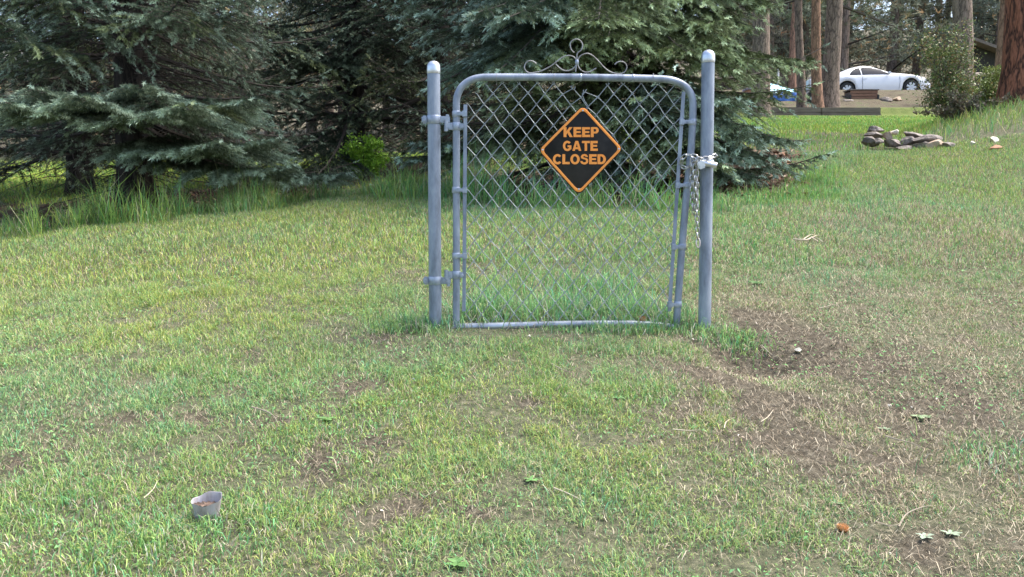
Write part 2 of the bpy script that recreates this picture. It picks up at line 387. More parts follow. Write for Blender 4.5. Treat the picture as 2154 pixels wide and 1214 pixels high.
def tall_fringe():
    xs, ys = [], []
    # along the edge of the spruce litter
    x, y = scatter(230000, 5.6, 9.2, .8)
    e = litter(x, y); k = (e > .01) & (e < .8) & (y < 8.6); x, y = x[k], y[k]
    k = rng.uniform(0, 1, len(x)) < .30+1.2*fbm(x*2.2, y*2.2, 71)**2; x, y = x[k], y[k]
    n = len(x); Ht = .08+.58*fbm(x*2.9, y*2.9, 73)**1.9*rng.uniform(.15, 1.5, n)
    Ht *= 1-.55*sstep(1.2, 2.0, x); c = grasscol(x, y, .12)*np.array([.86, .98, .86])
    blades('tall_grass', x, y, Ht, rng.uniform(.003, .007, n), rng.uniform(.05, 1.2, n), c, M_grass, 'tall unmown grass fringe along the spruce shade', 'tall grass')
    # clumps round the posts and under the gate
    X, Y, HH = [], [], []
    def clump(cx, cy, rx, ry, n, h):
        X.append(rng.normal(cx, rx, n)); Y.append(rng.normal(cy, ry, n)); HH.append(h*rng.uniform(.35, 1.1, n))
    clump(-.44, 4.16, .07, .05, 1300, .09); clump(-.55, 4.15, .10, .06, 700, .075); clump(.0, 4.3, .2, .07, 1500, .13)
    clump(.42, 4.32, .14, .08, 1500, .16); clump(.62, 4.28, .10, .06, 900, .15); clump(-.15, 4.35, .1, .08, 900, .16)
    clump(.98, 4.05, .08, .05, 700, .075); clump(.78, 4.22, .09, .06, 700, .11); clump(1.08, 3.98, .07, .05, 500, .06)
    clump(.6, 4.10, .12, .03, 1300, .07); clump(.3, 4.10, .12, .03, 500, .05); clump(.1, 4.24, .25, .02, 500, .06); clump(.25, 4.7, .25, .2, 900, .15)
    clump(.5, 4.7, .1, .1, 600, .16); clump(-.05, 3.85, .3, .05, 500, .04)
    for (px, py, n, h) in ((300,1160,1500,.055),(140,1080,900,.05),(480,1100,1200,.06),(1280,1050,800,.045),(700,900,500,.05),(1590,600,300,.06),(2080,960,600,.06),(1350,840,400,.045)):
        g = G(px, py); clump(g.x, g.y, .12, .08, n, h)
    x = np.concatenate(X); y = np.concatenate(Y); h = np.concatenate(HH); n = len(x)
    k = rng.uniform(0, 1, len(x)) < .25+1.2*fbm(x*9, y*9, 91)**1.5; x, y, h = x[k], y[k], h[k]; n = len(x); c = grasscol(x, y, .16)*np.array([.88, 1.0, 1.08])*rng.uniform(.75, 1.35, (n, 1))
    blades('tuft_grass', x, y, h, rng.uniform(.0028, .0048, n), rng.uniform(.1, 1.2, n), c, M_grass, 'longer dark green grass tufts round the gate posts', 'grass tufts')
    # straw and fallen needles
    x, y = scatter(130000, 1.6, 6, .6); k = rng.uniform(0, 1, len(x)) < .25+.75*np.maximum(dirtmask(x, y), sstep(.3, 1.2, x)); x, y = x[k], y[k]; n = len(x)
    c = STRAW[rng.integers(0, 3, n)]*rng.uniform(.55, 1.3, (n, 1))
    blades('fallen_needle_litter', x, y, rng.uniform(.015, .06, n), rng.uniform(.0009, .0022, n), rng.uniform(1.1, 1.62, n), c, M_litter, 'fallen dry pine needles and straw on the ground', 'needle litter', Z=H(x, y)+.004)
tall_fringe()

def flat_litter(name, n, region, size, cols, label, cat):
    x, y = region(n); n = len(x); z = H(x, y)+rng.uniform(.004, .03, n)
    a = rng.uniform(0, 6.28, n); s = rng.uniform(*size, n); tl = rng.uniform(-.5, .8, n)
    V = np.empty((n, 4, 3), np.float32); pr = [(-1, -.45), (0, -.5), (1, 0), (0, .5)]
    ca, sa = np.cos(a), np.sin(a)
    for i, (u, v) in enumerate(pr):
        V[:, i] = np.stack([x+(u*ca-v*sa)*s, y+(u*sa+v*ca)*s, z+(u*tl+abs(v)*.9*(1 if i == 3 else .2))*s], 1)
    b = (np.arange(n)*4)[:, None]; f = np.concatenate([b, b+1, b+2, b, b+2, b+3], 1).ravel()
    c = np.array(cols)[rng.integers(0, len(cols), n)]*rng.uniform(.6, 1.3, (n, 1))
    tag(np_mesh(name, V.reshape(-1, 3), f, np.full(2*n, 3, np.int32), M_litter, np.repeat(c, 4, 0)), label, cat, kind='stuff')
def reg_spruce(n):
    x = rng.uniform(-5.5, 4.6, n); y = rng.uniform(6.3, 11, n)
    k = (litter(x, y) > .4) & (rng.uniform(0, 1, n) < .3+.9*sstep(.3, 2.5, x)); return x[k], y[k]
flat_litter('leaf_litter', 14000, reg_spruce, (.014, .038), [(.22,.12,.075),(.30,.19,.13),(.13,.07,.05),(.36,.27,.2)], 'dry reddish brown leaves and cone scales under the spruces', 'leaf litter')
def reg_peb(n):
    x, y = scatter(n, 2, 5.5); k = dirtmask(x, y) > .45; return x[k], y[k]
flat_litter('soil_crumbs', 16000, lambda n: (lambda x, y: (x[dirtmask(x, y) > .35], y[dirtmask(x, y) > .35]))(*scatter(n, 1.8, 5.5)), (.002, .007), [(.12,.09,.07),(.20,.15,.12),(.08,.06,.05),(.30,.24,.18)], 'crumbs of soil and bark scattered on the bare ground', 'soil crumbs')
flat_litter('clover', 16000, lambda n: (lambda x, y: (x[(fbm(x*2.3, y*2.3, 95) > .58)], y[(fbm(x*2.3, y*2.3, 95) > .58)]))(*scatter(n*3, 1.8, 6.0)), (.004, .009), [(.12,.27,.09),(.17,.32,.11),(.10,.22,.09)], 'low clover leaves among the lawn grass', 'clover')
flat_litter('gravel', 1300, reg_peb, (.003, .008), [(.5,.45,.38),(.35,.3,.25),(.6,.57,.5)], 'tiny pale gravel chips in the bare soil', 'gravel')

# ------------------------------------------------------------------ spruces
def needle_template(n, L=.062, nl=.026, w=.0064, seed=0):
    r = np.random.default_rng(seed); T = np.empty((n, 3, 3)); s = np.linspace(.02, 1, n)
    for i in range(n):
        th = r.uniform(0, 6.283); x0 = s[i]*L; l = nl*r.uniform(.8, 1.15); fw = .42 if i < n-3 else .9
        d = np.array([fw, math.cos(th)*math.sqrt(1-fw*fw), math.sin(th)*math.sqrt(1-fw*fw)]); t = np.cross(d, [1, .1, 0]); t = t/np.linalg.norm(t)
        o = np.array([x0, 0, 0]); T[i] = [o-t*w/2, o+t*w/2, o+d*l]
    return T
def place_shoots(O, D, S, T, UP=None):
    D = D/np.linalg.norm(D, axis=1, keepdims=True)
    up = rng.normal(size=D.shape); A = np.cross(D, up); A /= np.linalg.norm(A, axis=1, keepdims=True)+1e-9; B = np.cross(D, A)
    n = len(O); t = T.reshape(-1, 3)
    V = O[:, None] + S[:, None, None]*(t[None, :, :1]*D[:, None] + t[None, :, 1:2]*A[:, None] + t[None, :, 2:3]*B[:, None])
    return V.astype(np.float32)

def spruce_branch(base, az, L, z_end, O, D, S, Q, tub, dens=1.0, foliage=.3, sag=.25, inner=.0, size=1.0, hm=.75):
    """base: point on trunk; az heading; z_end: tip height relative to base"""
    d = np.array([math.cos(az), math.sin(az), 0]); side = np.array([-d[1], d[0], 0])
    bend = rng.uniform(-.12, .12)
    def pos(s):
        u = s/L
        return base + d*s + side*(bend*L*u*u) + np.array([0, 0, 1])*(z_end*u - sag*L*4*(u*(1-u))*.5 + .06*L*u**4)
    pts = [pos(L*i/8) for i in range(9)]
    tub.append((pts, [max(.004, .028*(L/2.2)*(1-i/8.6)) for i in range(9)]))
    s = L*foliage*.7; k = 0
    while s < L:
        p = pos(s); tdir = pos(min(L, s+.05))-pos(s-.05); tdir /= np.linalg.norm(tdir)
        sl = min(.62*(L-s)+.10, .85)*rng.uniform(.65, 1.1)
        sgn = 1 if k % 2 else -1; k += 1; ang = rng.uniform(.75, 1.1)
        sd_ = tdir*math.cos(ang)+side*sgn*math.sin(ang); hang = rng.uniform(.08, hm)
        m = max(2, int(sl/(.05/dens))); tt = (np.arange(m)+rng.uniform(0, 1, m))/m
        fol = 0 if s > L*foliage else .45
        tt = tt[tt >= fol-.001*0]
        if len(tt) == 0: s += .055; continue
        pp = p + np.outer(tt*sl, sd_); pp[:, 2] -= hang*sl*tt**1.4
        dirs = np.tile(sd_, (len(tt), 1)); dirs[:, 2] -= hang*1.3*tt
        if sl > .16: tub.append(([p, p+sd_*sl*.5+np.array([0, 0, -hang*sl*.38]), p+sd_*sl+np.array([0, 0, -hang*sl])], [.0045, .003, .0015]))
        perp = np.cross(dirs, [0, 0, 1.]); perp /= np.linalg.norm(perp, axis=1, keepdims=True)+1e-9
        for sg in (-1, 1, 0):
            if sg: dd = dirs*.72+perp*sg*.72
            else: dd = dirs.copy()
            dd[:, 2] -= rng.uniform(.0, .45, len(tt)); dd += rng.normal(0, .12, dd.shape)
            O.append(pp+rng.normal(0, .006, pp.shape)); D.append(dd)
            S.append(size*rng.uniform(.55, 1.15, len(tt))*(1.0 if sg == 0 else (1.15-.5*tt))*(.8 if sl < .2 else 1)*1.1)
            Q.append(np.clip(.12+.78*tt**1.6+rng.normal(0, .16, len(tt))+(.12 if sg == 0 else 0), 0, 1))
        s += .055/dens*rng.uniform(.8, 1.25)
    O.append(pos(L)[None]); D.append((pos(L)-pos(L-.05))[None]); S.append(np.array([1.2])); Q.append(np.array([1.]))

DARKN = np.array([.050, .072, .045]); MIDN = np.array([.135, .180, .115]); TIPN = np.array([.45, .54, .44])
def spruce(name, x, y, label, hgt=3.9, R=2.2, nb=70, heroes=(), dens=1.0, seed=1, group=None, nneed=17, top=9.0, trunk_r=.18, blue=1.0, back=.55, azr=None, wn=.0060, per=9, zlow=.3, fskip=0, fz=2.0, shade_tone=1.0, hhm=.42):
    global rng
    rng = np.random.default_rng(seed)
    gz = h1(x, y); root = empty(name, (x, y, gz), label, 'spruce tree', group)
    t = MB(); zs = np.linspace(-.15, top, 22); pts = [(x+.04*math.sin(z*.7+seed), y+.03*math.cos(z), gz+z) for z in zs]
    rr = [trunk_r*(1-.85*max(0, z)/top)*(1.35 if z < .1 else 1) for z in zs]; t.tube(pts, rr, 18); t.build('trunk', M_bark_spruce, root)
    O, D, S, Q, tub = [], [], [], [], []
    for i in range(nb):
        wi = i//per; z = zlow + (hgt-zlow)*(wi/(nb/per)) + rng.normal(0, .045)
        az = ((i % per)*6.283/per + wi*1.1 + rng.uniform(-.3, .3)) % 6.283
        if azr is not None and rng.uniform() < .5: az = rng.uniform(*azr)
        facing = -math.sin(az)     # 1 towards the viewer
        if facing > -.1 and z < fz and rng.uniform() < fskip: continue
        Lb = R*(1-.3*z/ (top*.75))*rng.uniform(.72, 1.08)
        dn = dens*(back+(1-back)*max(0, min(1, facing+.6)))
        spruce_branch(np.array([x, y, gz+z]), az, Lb, rng.uniform(-.28, .05)*Lb, O, D, S, Q, tub, dn, rng.uniform(.22, .42), rng.uniform(.05, .22))
    for (hz, tip, dn, sg) in heroes:
        base = np.array([x, y, gz+hz]); tip = np.array(tip); v = tip-base; L_ = math.hypot(v[0], v[1])
        spruce_branch(base, math.atan2(v[1], v[0]), L_, v[2]-.06*L_, O, D, S, Q, tub, dn, .35, sg, size=1.25, hm=hhm)
    O = np.concatenate(O); D = np.concatenate(D); S = np.concatenate(S); Q = np.concatenate(Q)
    T = needle_template(nneed, seed=seed, w=wn); V = place_shoots(O, D, S, T)
    n = len(O); q = Q[:, None]
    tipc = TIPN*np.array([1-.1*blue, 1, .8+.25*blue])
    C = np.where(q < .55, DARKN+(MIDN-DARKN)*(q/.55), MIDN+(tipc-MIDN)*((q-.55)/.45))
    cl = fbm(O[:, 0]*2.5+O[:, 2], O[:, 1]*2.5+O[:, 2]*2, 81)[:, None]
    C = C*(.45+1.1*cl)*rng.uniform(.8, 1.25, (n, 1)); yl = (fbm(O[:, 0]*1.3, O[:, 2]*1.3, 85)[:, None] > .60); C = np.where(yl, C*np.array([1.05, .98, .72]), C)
    C = C*shade_tone; nv = V.shape[1]; C = np.repeat(C, nv, 0)  # per-tree darkening: shade among the trees put into the needle colour
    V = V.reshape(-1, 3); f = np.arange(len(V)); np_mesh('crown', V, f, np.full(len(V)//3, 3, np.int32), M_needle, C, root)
    # upper crown, coarser sprays high above the picture
    b = MB()
    for pts, rs in tub: b.tube(pts, rs, 4, cap=False)
    # bare dead twigs low inside
    for i in range(int(150*dens)):
        z = rng.uniform(.15, 2.4); az = rng.uniform(0, 6.283); l = rng.uniform(.5, 1.6); p = np.array([x, y, gz+z]); q_ = []
        for j in range(7):
            u = j/6; q_.append(p+np.array([math.cos(az+u*.3), math.sin(az+u*.3), 0])*l*u+np.array([0, 0, -.25*l*u*u+rng.normal(0, .015)]))
        b.tube(q_, [.008*(1-.8*j/6) for j in range(7)], 4, cap=False)
        for j in range(5):
            u = rng.uniform(.3, 1); k = int(u*6); p0 = q_[k]; dv = rng.normal(0, 1, 3); dv[2] = dv[2]*.5-.5; dv /= np.linalg.norm(dv)
            b.tube([p0, p0+dv*.14, p0+dv*.26+np.array([0, 0, -.05])], [.003, .002, .001], 3, cap=False)
    b.build('branches', M_twig, root)
    # coarse upper crown
    O, D, S = [], [], []
    for i in range(110):
        z = hgt+(top-hgt)*(i/110); az = i*2.39996; Lb = max(.25, R*(1-z/(top+.4))*1.15)
        for s in np.arange(.15, Lb, .13):
            wd = (Lb-s)*.5+.08
            for q_ in np.linspace(-wd, wd, max(2, int(wd*2/.16))):
                O.append((x+math.cos(az)*s-math.sin(az)*q_, y+math.sin(az)*s+math.cos(az)*q_, gz+z-.2*s)); D.append((math.cos(az)+rng.normal(0, .4), math.sin(az)+rng.normal(0, .4), -.2)); S.append(3.2)
    V = place_shoots(np.array(O), np.array(D), np.array(S), needle_template(9, L=.07, nl=.03, w=.011, seed=3)).reshape(-1, 3)
    C = np.tile(MIDN, (len(V), 1)).astype(np.float32); np_mesh('treetop', V, np.arange(len(V)), np.full(len(V)//3, 3, np.int32), M_needle, C, root)
    return root

heroL = [(1.25, P(450, 205, 7.3), 1.5, .04), (1.2, P(330, 215, 6.9), 1.5, .04), (1.2, P(190, 200, 6.8), 1.5, .03), (1.2, P(60, 215, 6.9), 1.5, .04), (1.25, P(-60, 205, 7.1), 1.4, .04), (1.3, P(250, 175, 7.2), 1.4, .03), (1.3, P(120, 185, 7.1), 1.4, .03),
         (1.0, P(560, 290, 7.7), 1.4, .08), (.95, P(480, 300, 7.3), 1.4, .06), (.8, P(640, 350, 7.9), 1.4, .06), (.8, P(740, 365, 8.3), 1.3, .05)]
spruce('spruce_tree', SP[0][0], SP[0][1], 'large green spruce on the left with a pale low branch in front', R=2.35, nb=88, heroes=heroL, dens=1.0, per=10, zlow=1.0, fskip=.9, fz=1.75, shade_tone=.98, hhm=.2, seed=11, trunk_r=.2, blue=.6)
heroM = [(2.6, P(1150, 30, 6.7), 1.3, .02), (2.7, P(1260, 45, 6.6), 1.3, .02), (2.5, P(1060, 20, 6.9), 1.2, .0), (2.3, P(1010, 150, 6.9), 1.3, .0), (2.3, P(960, 175, 7.2), 1.2, .02),
         (2.5, P(1340, 80, 6.8), 1.2, .02), (2.3, P(1460, 110, 7.0), 1.2, .02), (2.2, P(1560, 95, 7.4), 1.3, .05), (2.0, P(1700, 125, 7.9), 1.2, .06), (1.9, P(1640, 130, 7.6), 1.2, .06),
         (1.4, P(1690, 300, 7.7), 1.3, .06), (1.4, P(1620, 270, 7.4), 1.3, .06), (1.1, P(1660, 335, 7.6), 1.2, .05), (1.5, P(1580, 210, 7.3), 1.3, .05), (1.0, P(1560, 350, 7.2), 1.2, .05),
         (.9, P(900, 300, 7.6), 1.2, .05), (.9, P(860, 330, 7.8), 1.1, .05), (.6, P(1290, 385, 7.3), 1.0, .03), (1.7, P(1350, 250, 7.2), 1.1, .05), (1.2, P(1440, 300, 7.1), 1.2, .05), (1.9, P(1530, 40, 7.2), 1.2, .05), (2.4, P(1600, 60, 7.8), 1.2, .03), (2.6, P(1650, 15, 8.0), 1.2, .03), (2.9, P(1490, 5, 7.4), 1.2, .02), (.8, P(1600, 370, 7.5), 1.2, .04), (2.9, P(1380, 10, 7.0), 1.2, .02), (2.3, P(1570, 150, 7.4), 1.2, .04), (2.0, P(1200, 120, 7.2), 1.1, .02)]
spruce('spruce_tree', SP[1][0], SP[1][1], 'large blue-green spruce directly behind the gate', R=2.45, nb=99, heroes=heroM, dens=1.0, per=11, zlow=.5, fskip=.5, fz=2.2, wn=.0075, seed=23, trunk_r=.2, blue=1.0)
heroB = [(1.1, P(700, 385, 9.5), 1.0, .05), (1.4, P(520, 60, 10.4), 1.0, .05), (1.8, P(640, 120, 10.6), 1.0, .05), (1.0, P(600, 330, 10), 1.0, .05)]
spruce('spruce_tree', SP[2][0], SP[2][1], 'shaded spruce set back between the two larger spruces', R=2.4, nb=72, per=8, zlow=.9, shade_tone=.7, fskip=.4, fz=1.6, heroes=heroB, dens=.75, seed=37, trunk_r=.17, blue=.3, nneed=13, wn=.009)  # needles darkened to paint in the shade of the back row
sp3 = spruce('spruce_tree', SP[3][0], SP[3][1], 'dark spruce at the far left edge of the lawn', R=2.5, nb=72, per=8, zlow=.8, shade_tone=.7, fskip=.3, fz=1.5, dens=.7, seed=41, trunk_r=.18, blue=.3, nneed=13, wn=.009)  # shade painted into these needles too; the copies below share it
for x_, y_, rz_, lab_ in ((-1.0, 12.2, 5.2, 'dark spruce whose boughs hang above the bush standing in for sunlit grass'), (-6.0, 11.9, 3.6, 'dark spruce close behind the large left spruce'), (-6.3, 14.2, 1.2, 'dark spruce in the second row between the two left spruces'), (-.4, 14.8, 2.9, 'dark spruce in the second row behind the left gate post'), (-10.5, 14.5, 4.4, 'dark spruce in the second row beyond the far left spruce')):
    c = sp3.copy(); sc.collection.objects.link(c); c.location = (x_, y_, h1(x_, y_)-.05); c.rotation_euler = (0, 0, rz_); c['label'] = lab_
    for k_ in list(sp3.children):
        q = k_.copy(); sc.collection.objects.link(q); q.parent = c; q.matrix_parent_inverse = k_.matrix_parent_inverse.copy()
rng = np.random.default_rng(99)

# ------------------------------------------------------------------ fence posts and gate
GY = 4.17; PX = GY/F
def post(xt, yt, xb, yb, label):
    a = P(xt, yt, GY); b = P(xb, yb, GY); root = empty('fence_post', (b.x, b.y, h1(b.x, b.y)), label, 'fence post', 'gate posts')
    m = MB(); d = (b-a).normalized(); m.tube([a, a.lerp(b, .25), a.lerp(b, .5), a.lerp(b, .75), b, b+d*.25], .0310, 32); m.build('tube', M_galv, root)
    c = MB(); up = -d; prof = [(-.030, .0322), (-.028, .0330), (-.006, .0330), (-.003, .0325), (.0, .0325), (.010, .0315), (.020, .0265), (.027, .018), (.031, .008), (.032, .001)]
    c.tube([a+up*z for z, r in prof], [r for z, r in prof], 32); c.build('cap', M_cap, root)
    return root, a, b
def at(a, b, py):   # point of a slanted tube at photo row
    za = a.z; zb = b.z; z = P(CX, py, GY).z; t = (z-za)/(zb-za); return a.lerp(b, t)
lp, la, lb = post(912, 142, 916, 690, 'left galvanised fence post carrying two gate hinges')
rp, ra, rb = post(1489.5, 119, 1482, 690, 'right galvanised fence post with the padlocked chain')
def ring(m, p, ax, r, h_, n=28):
    ax = ax.normalized(); m.tube([p-ax*h_/2, p-ax*(h_/2-.002), p+ax*(h_/2-.002), p+ax*h_/2], [r-.0015, r, r, r-.0015], n)
def hinge_on_post(py):
    m = MB(); p = at(la, lb, py); ring(m, p, la-lb, .0350, .040)
    m.box((p.x-.058, p.y-.018, p.z-.019), (p.x-.030, p.y+.004, p.z+.019), bev=.006); m.box((p.x+.028, p.y-.016, p.z-.016), (p.x+.078, p.y+.002, p.z+.016), bev=.003)
    m.tube([(p.x-.047, p.y-.028, p.z), (p.x-.047, p.y+.012, p.z)], .009, 12); m.tube([(p.x+.048, p.y-.024, p.z), (p.x+.048, p.y+.006, p.z)], .007, 6)
    m.tube([(p.x+.066, p.y-.008, p.z-.028), (p.x+.066, p.y-.008, p.z+.024)], .0085, 12)
    m.build('hinge_strap', M_galv2, lp)
hinge_on_post(252); hinge_on_post(590)

gb = P(955, 690, GY)
gate = empty('chain_link_gate', (gb.x, GY, h1(gb.x, GY)), 'closed galvanised chain-link gate with rounded corners and leaning right side', 'gate')
FR = .0175
LF = (P(960, 215, GY), P(959.5, 690, GY)); RF = (P(1457.5, 215, GY), P(1424, 672, GY))
path = [P(959.5, 692, GY)] + [P(960, y, GY) for y in (600, 500, 400, 300, 235, 215)] + \
       [P(x, y, GY) for x, y in ((962.5,200),(969,186),(980,175),(995,167),(1012,163.5),(1035,162.5))] + \
       [P(x, y, GY) for x, y in ((1100,162.5),(1200,162.5),(1300,164),(1370,165.5))] + \
       [P(x, y, GY) for x, y in ((1400,167),(1420,171),(1437,179),(1449,191),(1455.5,205),(1457.5,222))] + \
       [P(x, y, GY) for x, y in ((1456.5,260),(1454,310),(1449,360),(1443,420),(1437,490),(1430,580),(1424,665),(1423,698))]
m = MB(); m.tube(smoothpath(path, 4), FR, 20); m.build('frame', M_galv, gate)
m = MB(); m.tube(smoothpath([P(953, 689, GY-.004), P(1000, 687.5, GY-.004), P(1100, 685, GY-.004), P(1200, 682.5, GY-.003), P(1300, 681.5, GY), P(1370, 684, GY+.002), P(1425, 690, GY+.002)], 3), .0192, 20); m.build('bottom_rail', M_rail, gate)
def sleeve(px, py, axis, parent=gate):
    m = MB(); ring(m, P(px, py, GY), axis, FR+.0016, .012, 20); m.build('weld_collar', M_galv2, parent)
for x, y in ((1221, 163), (1332, 164.6)): sleeve(x, y, Vector((1, 0, 0)))
# wire ties over the top rail
for x in (1044.5, 1165, 1373):
    m = MB(); c = P(x, 163, GY); m.tube([c+Vector((.002*math.sin(t), math.cos(t)*(FR+.0015), math.sin(t)*(FR+.0015))) for t in np.linspace(0, 6.28, 24)]+[c+Vector((0, FR, -.035))], .0013, 6); m.build('wire_tie', M_rod, gate)

# chain-link fabric
LTOP, LBOT = (983, 174), (979, 683); RTOP, RBOT = (1440, 176), (1407, 678)
NC, NR = 25, 23
def node(c, r, off=0.0):
    s = c/NC; t = r/NR
    xl = LTOP[0]+(LBOT[0]-LTOP[0])*t; xr = RTOP[0]+(RBOT[0]-RTOP[0])*t
    yl = LTOP[1]+(LBOT[1]-LTOP[1])*t; yr = RTOP[1]+(RBOT[1]-RTOP[1])*t
    x = xl+(xr-xl)*s; y = yl+(yr-yl)*s
    x += 1.3*math.sin(c*1.7+r*.9); y += 1.2*math.cos(c*1.1+r*1.9)
    sagw = math.exp(-((x-1232)/34)**2)*math.exp(-r/1.6); y += 20*sagw; x += 9*math.sin(x*.11)*sagw
    buck = .012*math.sin(s*3.1)*math.sin(t*3.1)
    return P(x, y, GY+.006-buck+off)
m = MB(); wr = .0020
for k in range(NC):
    r0 = 2 if k == 0 else (1 if k in (1, NC-1) else 0)
    pts = []
    for j in range(r0, NR+1):
        c = k+((j+k) % 2); right = (j+k) % 2 == 1
        A = node(c+(.13 if right else -.13), j)
        pts.append(A)
        if j < NR:
            c2 = k+((j+1+k) % 2); o = -.0042 if right else .0042
            B = node(c2, j+1); A0 = node(c, j)
            for u in (.14, .5, .86):
                q = A0.lerp(B, u); q.y += o*(1.0 if u == .5 else .8); pts.append(q)
    m.tube(pts, wr, 6)
    # twisted end barb at the top
    if r0 == 0:
        e = pts[0]; m.tube([e, e+Vector((random.uniform(-.006, .006), 0, .010)), e+Vector((random.uniform(-.008, .008), -.004, .004))], wr*.9, 6)
m.tube([node(13.2, 0), node(13.0, .5)+Vector((0,-.003,0)), node(13.6, 1.2), node(14.1, 1.9), node(13.7, 2.6)], .0018, 6)
m.build('chain_link_mesh', M_wire, gate)
# tension bars
def bar(pts, w_=.0085):
    m = MB(); m.tube(pts, w_, 4, flat=.35); bm_ = m.build('tension_bar', M_galv, gate, smooth=False)
Y1 = GY-.006
def flatbar(p0, p1, hw):
    m = MB(); p0 = Vector(p0); p1 = Vector(p1); ts = [p0.lerp(p1, i/6) for i in range(7)]
    vs = []; 
    for p in ts: vs += [p+Vector((-hw, -.002, 0)), p+Vector((hw, -.002, 0)), p+Vector((hw, .003, 0)), p+Vector((-hw, .003, 0))]
    fs = [(i*4+k, i*4+(k+1) % 4, i*4+4+(k+1) % 4, i*4+4+k) for i in range(6) for k in range(4)]+[(0, 1, 2, 3), (24, 25, 26, 27)]
    m.add(vs, fs); m.build('tension_bar', M_galv, gate, smooth=False)
flatbar(P(979, 220, Y1), P(976, 655, Y1), .0088)
flatbar(P(1438, 193, Y1), P(1408, 655, Y1), .0085)
def brace(py, side, hinge=False):
    (a, b) = LF if side < 0 else RF
    z = P(CX, py, GY).z
    if side < 0: c = P(959.7, py, GY); bx = P(977.5, py, Y1).x
    else:
        ys = [215, 260, 310, 360, 420, 490, 580, 665]; xs = [1457.5, 1456.5, 1454, 1449, 1443, 1437, 1430, 1424]
        c = P(float(np.interp(py, ys, xs)), py, GY); bx = P(1438-(py-193)*.065, py, Y1).x
    m = MB(); ring(m, c, Vector((0, 0, 1)), FR+.0028, .030 if not hinge else .036, 20)
    x0, x1 = sorted((c.x, bx)); m.box((x0, GY-.022, c.z-.009), (x1, GY-.016, c.z+.009), bev=.002); 
    m.box((bx-.0115, GY-.0215, c.z-.014), (bx+.0115, GY+.006, c.z+.014), bev=.002)
    m.tube([((x0+x1)/2+.004, GY-.027, c.z), ((x0+x1)/2+.004, GY-.012, c.z)], .005, 6)
    m.build('brace_band', M_galv2, gate)
for py in (240, 400, 538): brace(py, -1)
for py in (257, 390, 519, 640): brace(py, 1)
def gate_hinge(py):
    c = P(959.7, py, GY); m = MB(); ring(m, c, Vector((0, 0, 1)), FR+.004, .038, 22)
    m.box((c.x-.056, GY-.018, c.z-.017), (c.x-.014, GY-.002, c.z+.017), bev=.004); m.box((c.x+.012, GY-.016, c.z-.014), (c.x+.036, GY-.006, c.z+.014), bev=.004)
    m.tube([(c.x+.030, GY-.026, c.z-.002), (c.x+.030, GY+.004, c.z-.002)], .007, 8); m.tube([(c.x-.048, GY-.010, c.z-.024), (c.x-.048, GY-.010, c.z+.024)], .010, 14)
    m.build('gate_hinge', M_galv2, gate)
gate_hinge(266); gate_hinge(578)
# scrollwork
SCR = [[(1128,134),(1122,129.5),(1114,128),(1107,132),(1103,141),(1106,149),(1114,153.5),(1126,152.5),(1137,150),(1148,145),(1160,138.5),(1172,129),(1184,120.5),(1196,117),(1206,119.5),(1212,126),(1213,133),(1209,141),(1203,146),(1193,149),(1183,147),(1175,141),(1169,134.5)],
       [(1293,136),(1299,131),(1307,129.5),(1315,133),(1318.5,141),(1315,150),(1306,155),(1292,154),(1280,149),(1270,141),(1260,130),(1249,119),(1238,113),(1228,114),(1219,120),(1215,130),(1216.5,140),(1222,147.5),(1231,152),(1241,151),(1249,146.5),(1254.5,143.5)],
       [(1210.5,151),(1212,140),(1213.5,128),(1213.5,116),(1216,110.5),(1222,106),(1225.5,97),(1223,88.5),(1216,83),(1208,83.5),(1201,89),(1199.5,97),(1202,105),(1208,111)]]
for i, s in enumerate(SCR):
    m = MB(); m.tube(smoothpath([P(x, y, GY-.002*i) for x, y in s], 5), .0030, 8)
    m.build('scroll' if i < 2 else 'ring_finial', M_rod, gate)
m = MB()
ring(m, P(1213.5, 131, GY-.002), Vector((0, 0, 1)), .0085, .022, 12); m.build('scroll_clasp', M_galv2, gate)

# ------------------------------------------------------------------ sign
def rounded(cs, r, n=7):
    out = []
    for i, c in enumerate(cs):
        c = Vector(c); a = Vector(cs[i-1]); b = Vector(cs[(i+1) % len(cs)]); d1 = (a-c).normalized(); d2 = (b-c).normalized()
        half = d1.angle(d2)/2; t = r/math.tan(half); cen = c+(d1+d2).normalized()*(r/math.sin(half)); p = c+d1*t; q = c+d2*t
        va = p-cen; vb = q-cen; an = math.atan2(va.x*vb.y-va.y*vb.x, va.dot(vb))
        for k in range(n+1):
            th = an*k/n; out.append(Vector((cen.x+va.x*math.cos(th)-va.y*math.sin(th), cen.y+va.x*math.sin(th)+va.y*math.cos(th))))
    return out
SG = [(1226.5, 220), (1311.5, 313), (1217, 411.5), (1131.5, 316)]
cen = Vector((1221.5, 315.3))
def inset(k): return [tuple(cen+(Vector(p)-cen)*(1-k)) for p in SG]
SY = GY-.024
def S(p, d=0): return P(p[0], p[1], SY-d)
sgn_root = empty('warning_sign', S(cen), 'black diamond sign with orange border reading KEEP GATE CLOSED', 'sign')
o1 = rounded(SG, 11); m = MB(); n = len(o1)
prof = [(0, -.0035), (0, 0.0), (.012, .0008)]
vs = [S(cen+(p-cen)*(1-k), d) for k, d in prof for p in o1]
fs = [(j*n+i, j*n+(i+1) % n, (j+1)*n+(i+1) % n, (j+1)*n+i) for j in range(2) for i in range(n)]+[tuple(range(2*n, 3*n)), tuple(range(n))[::-1]]
m.add(vs, fs); m.build('panel', M_black, sgn_root)
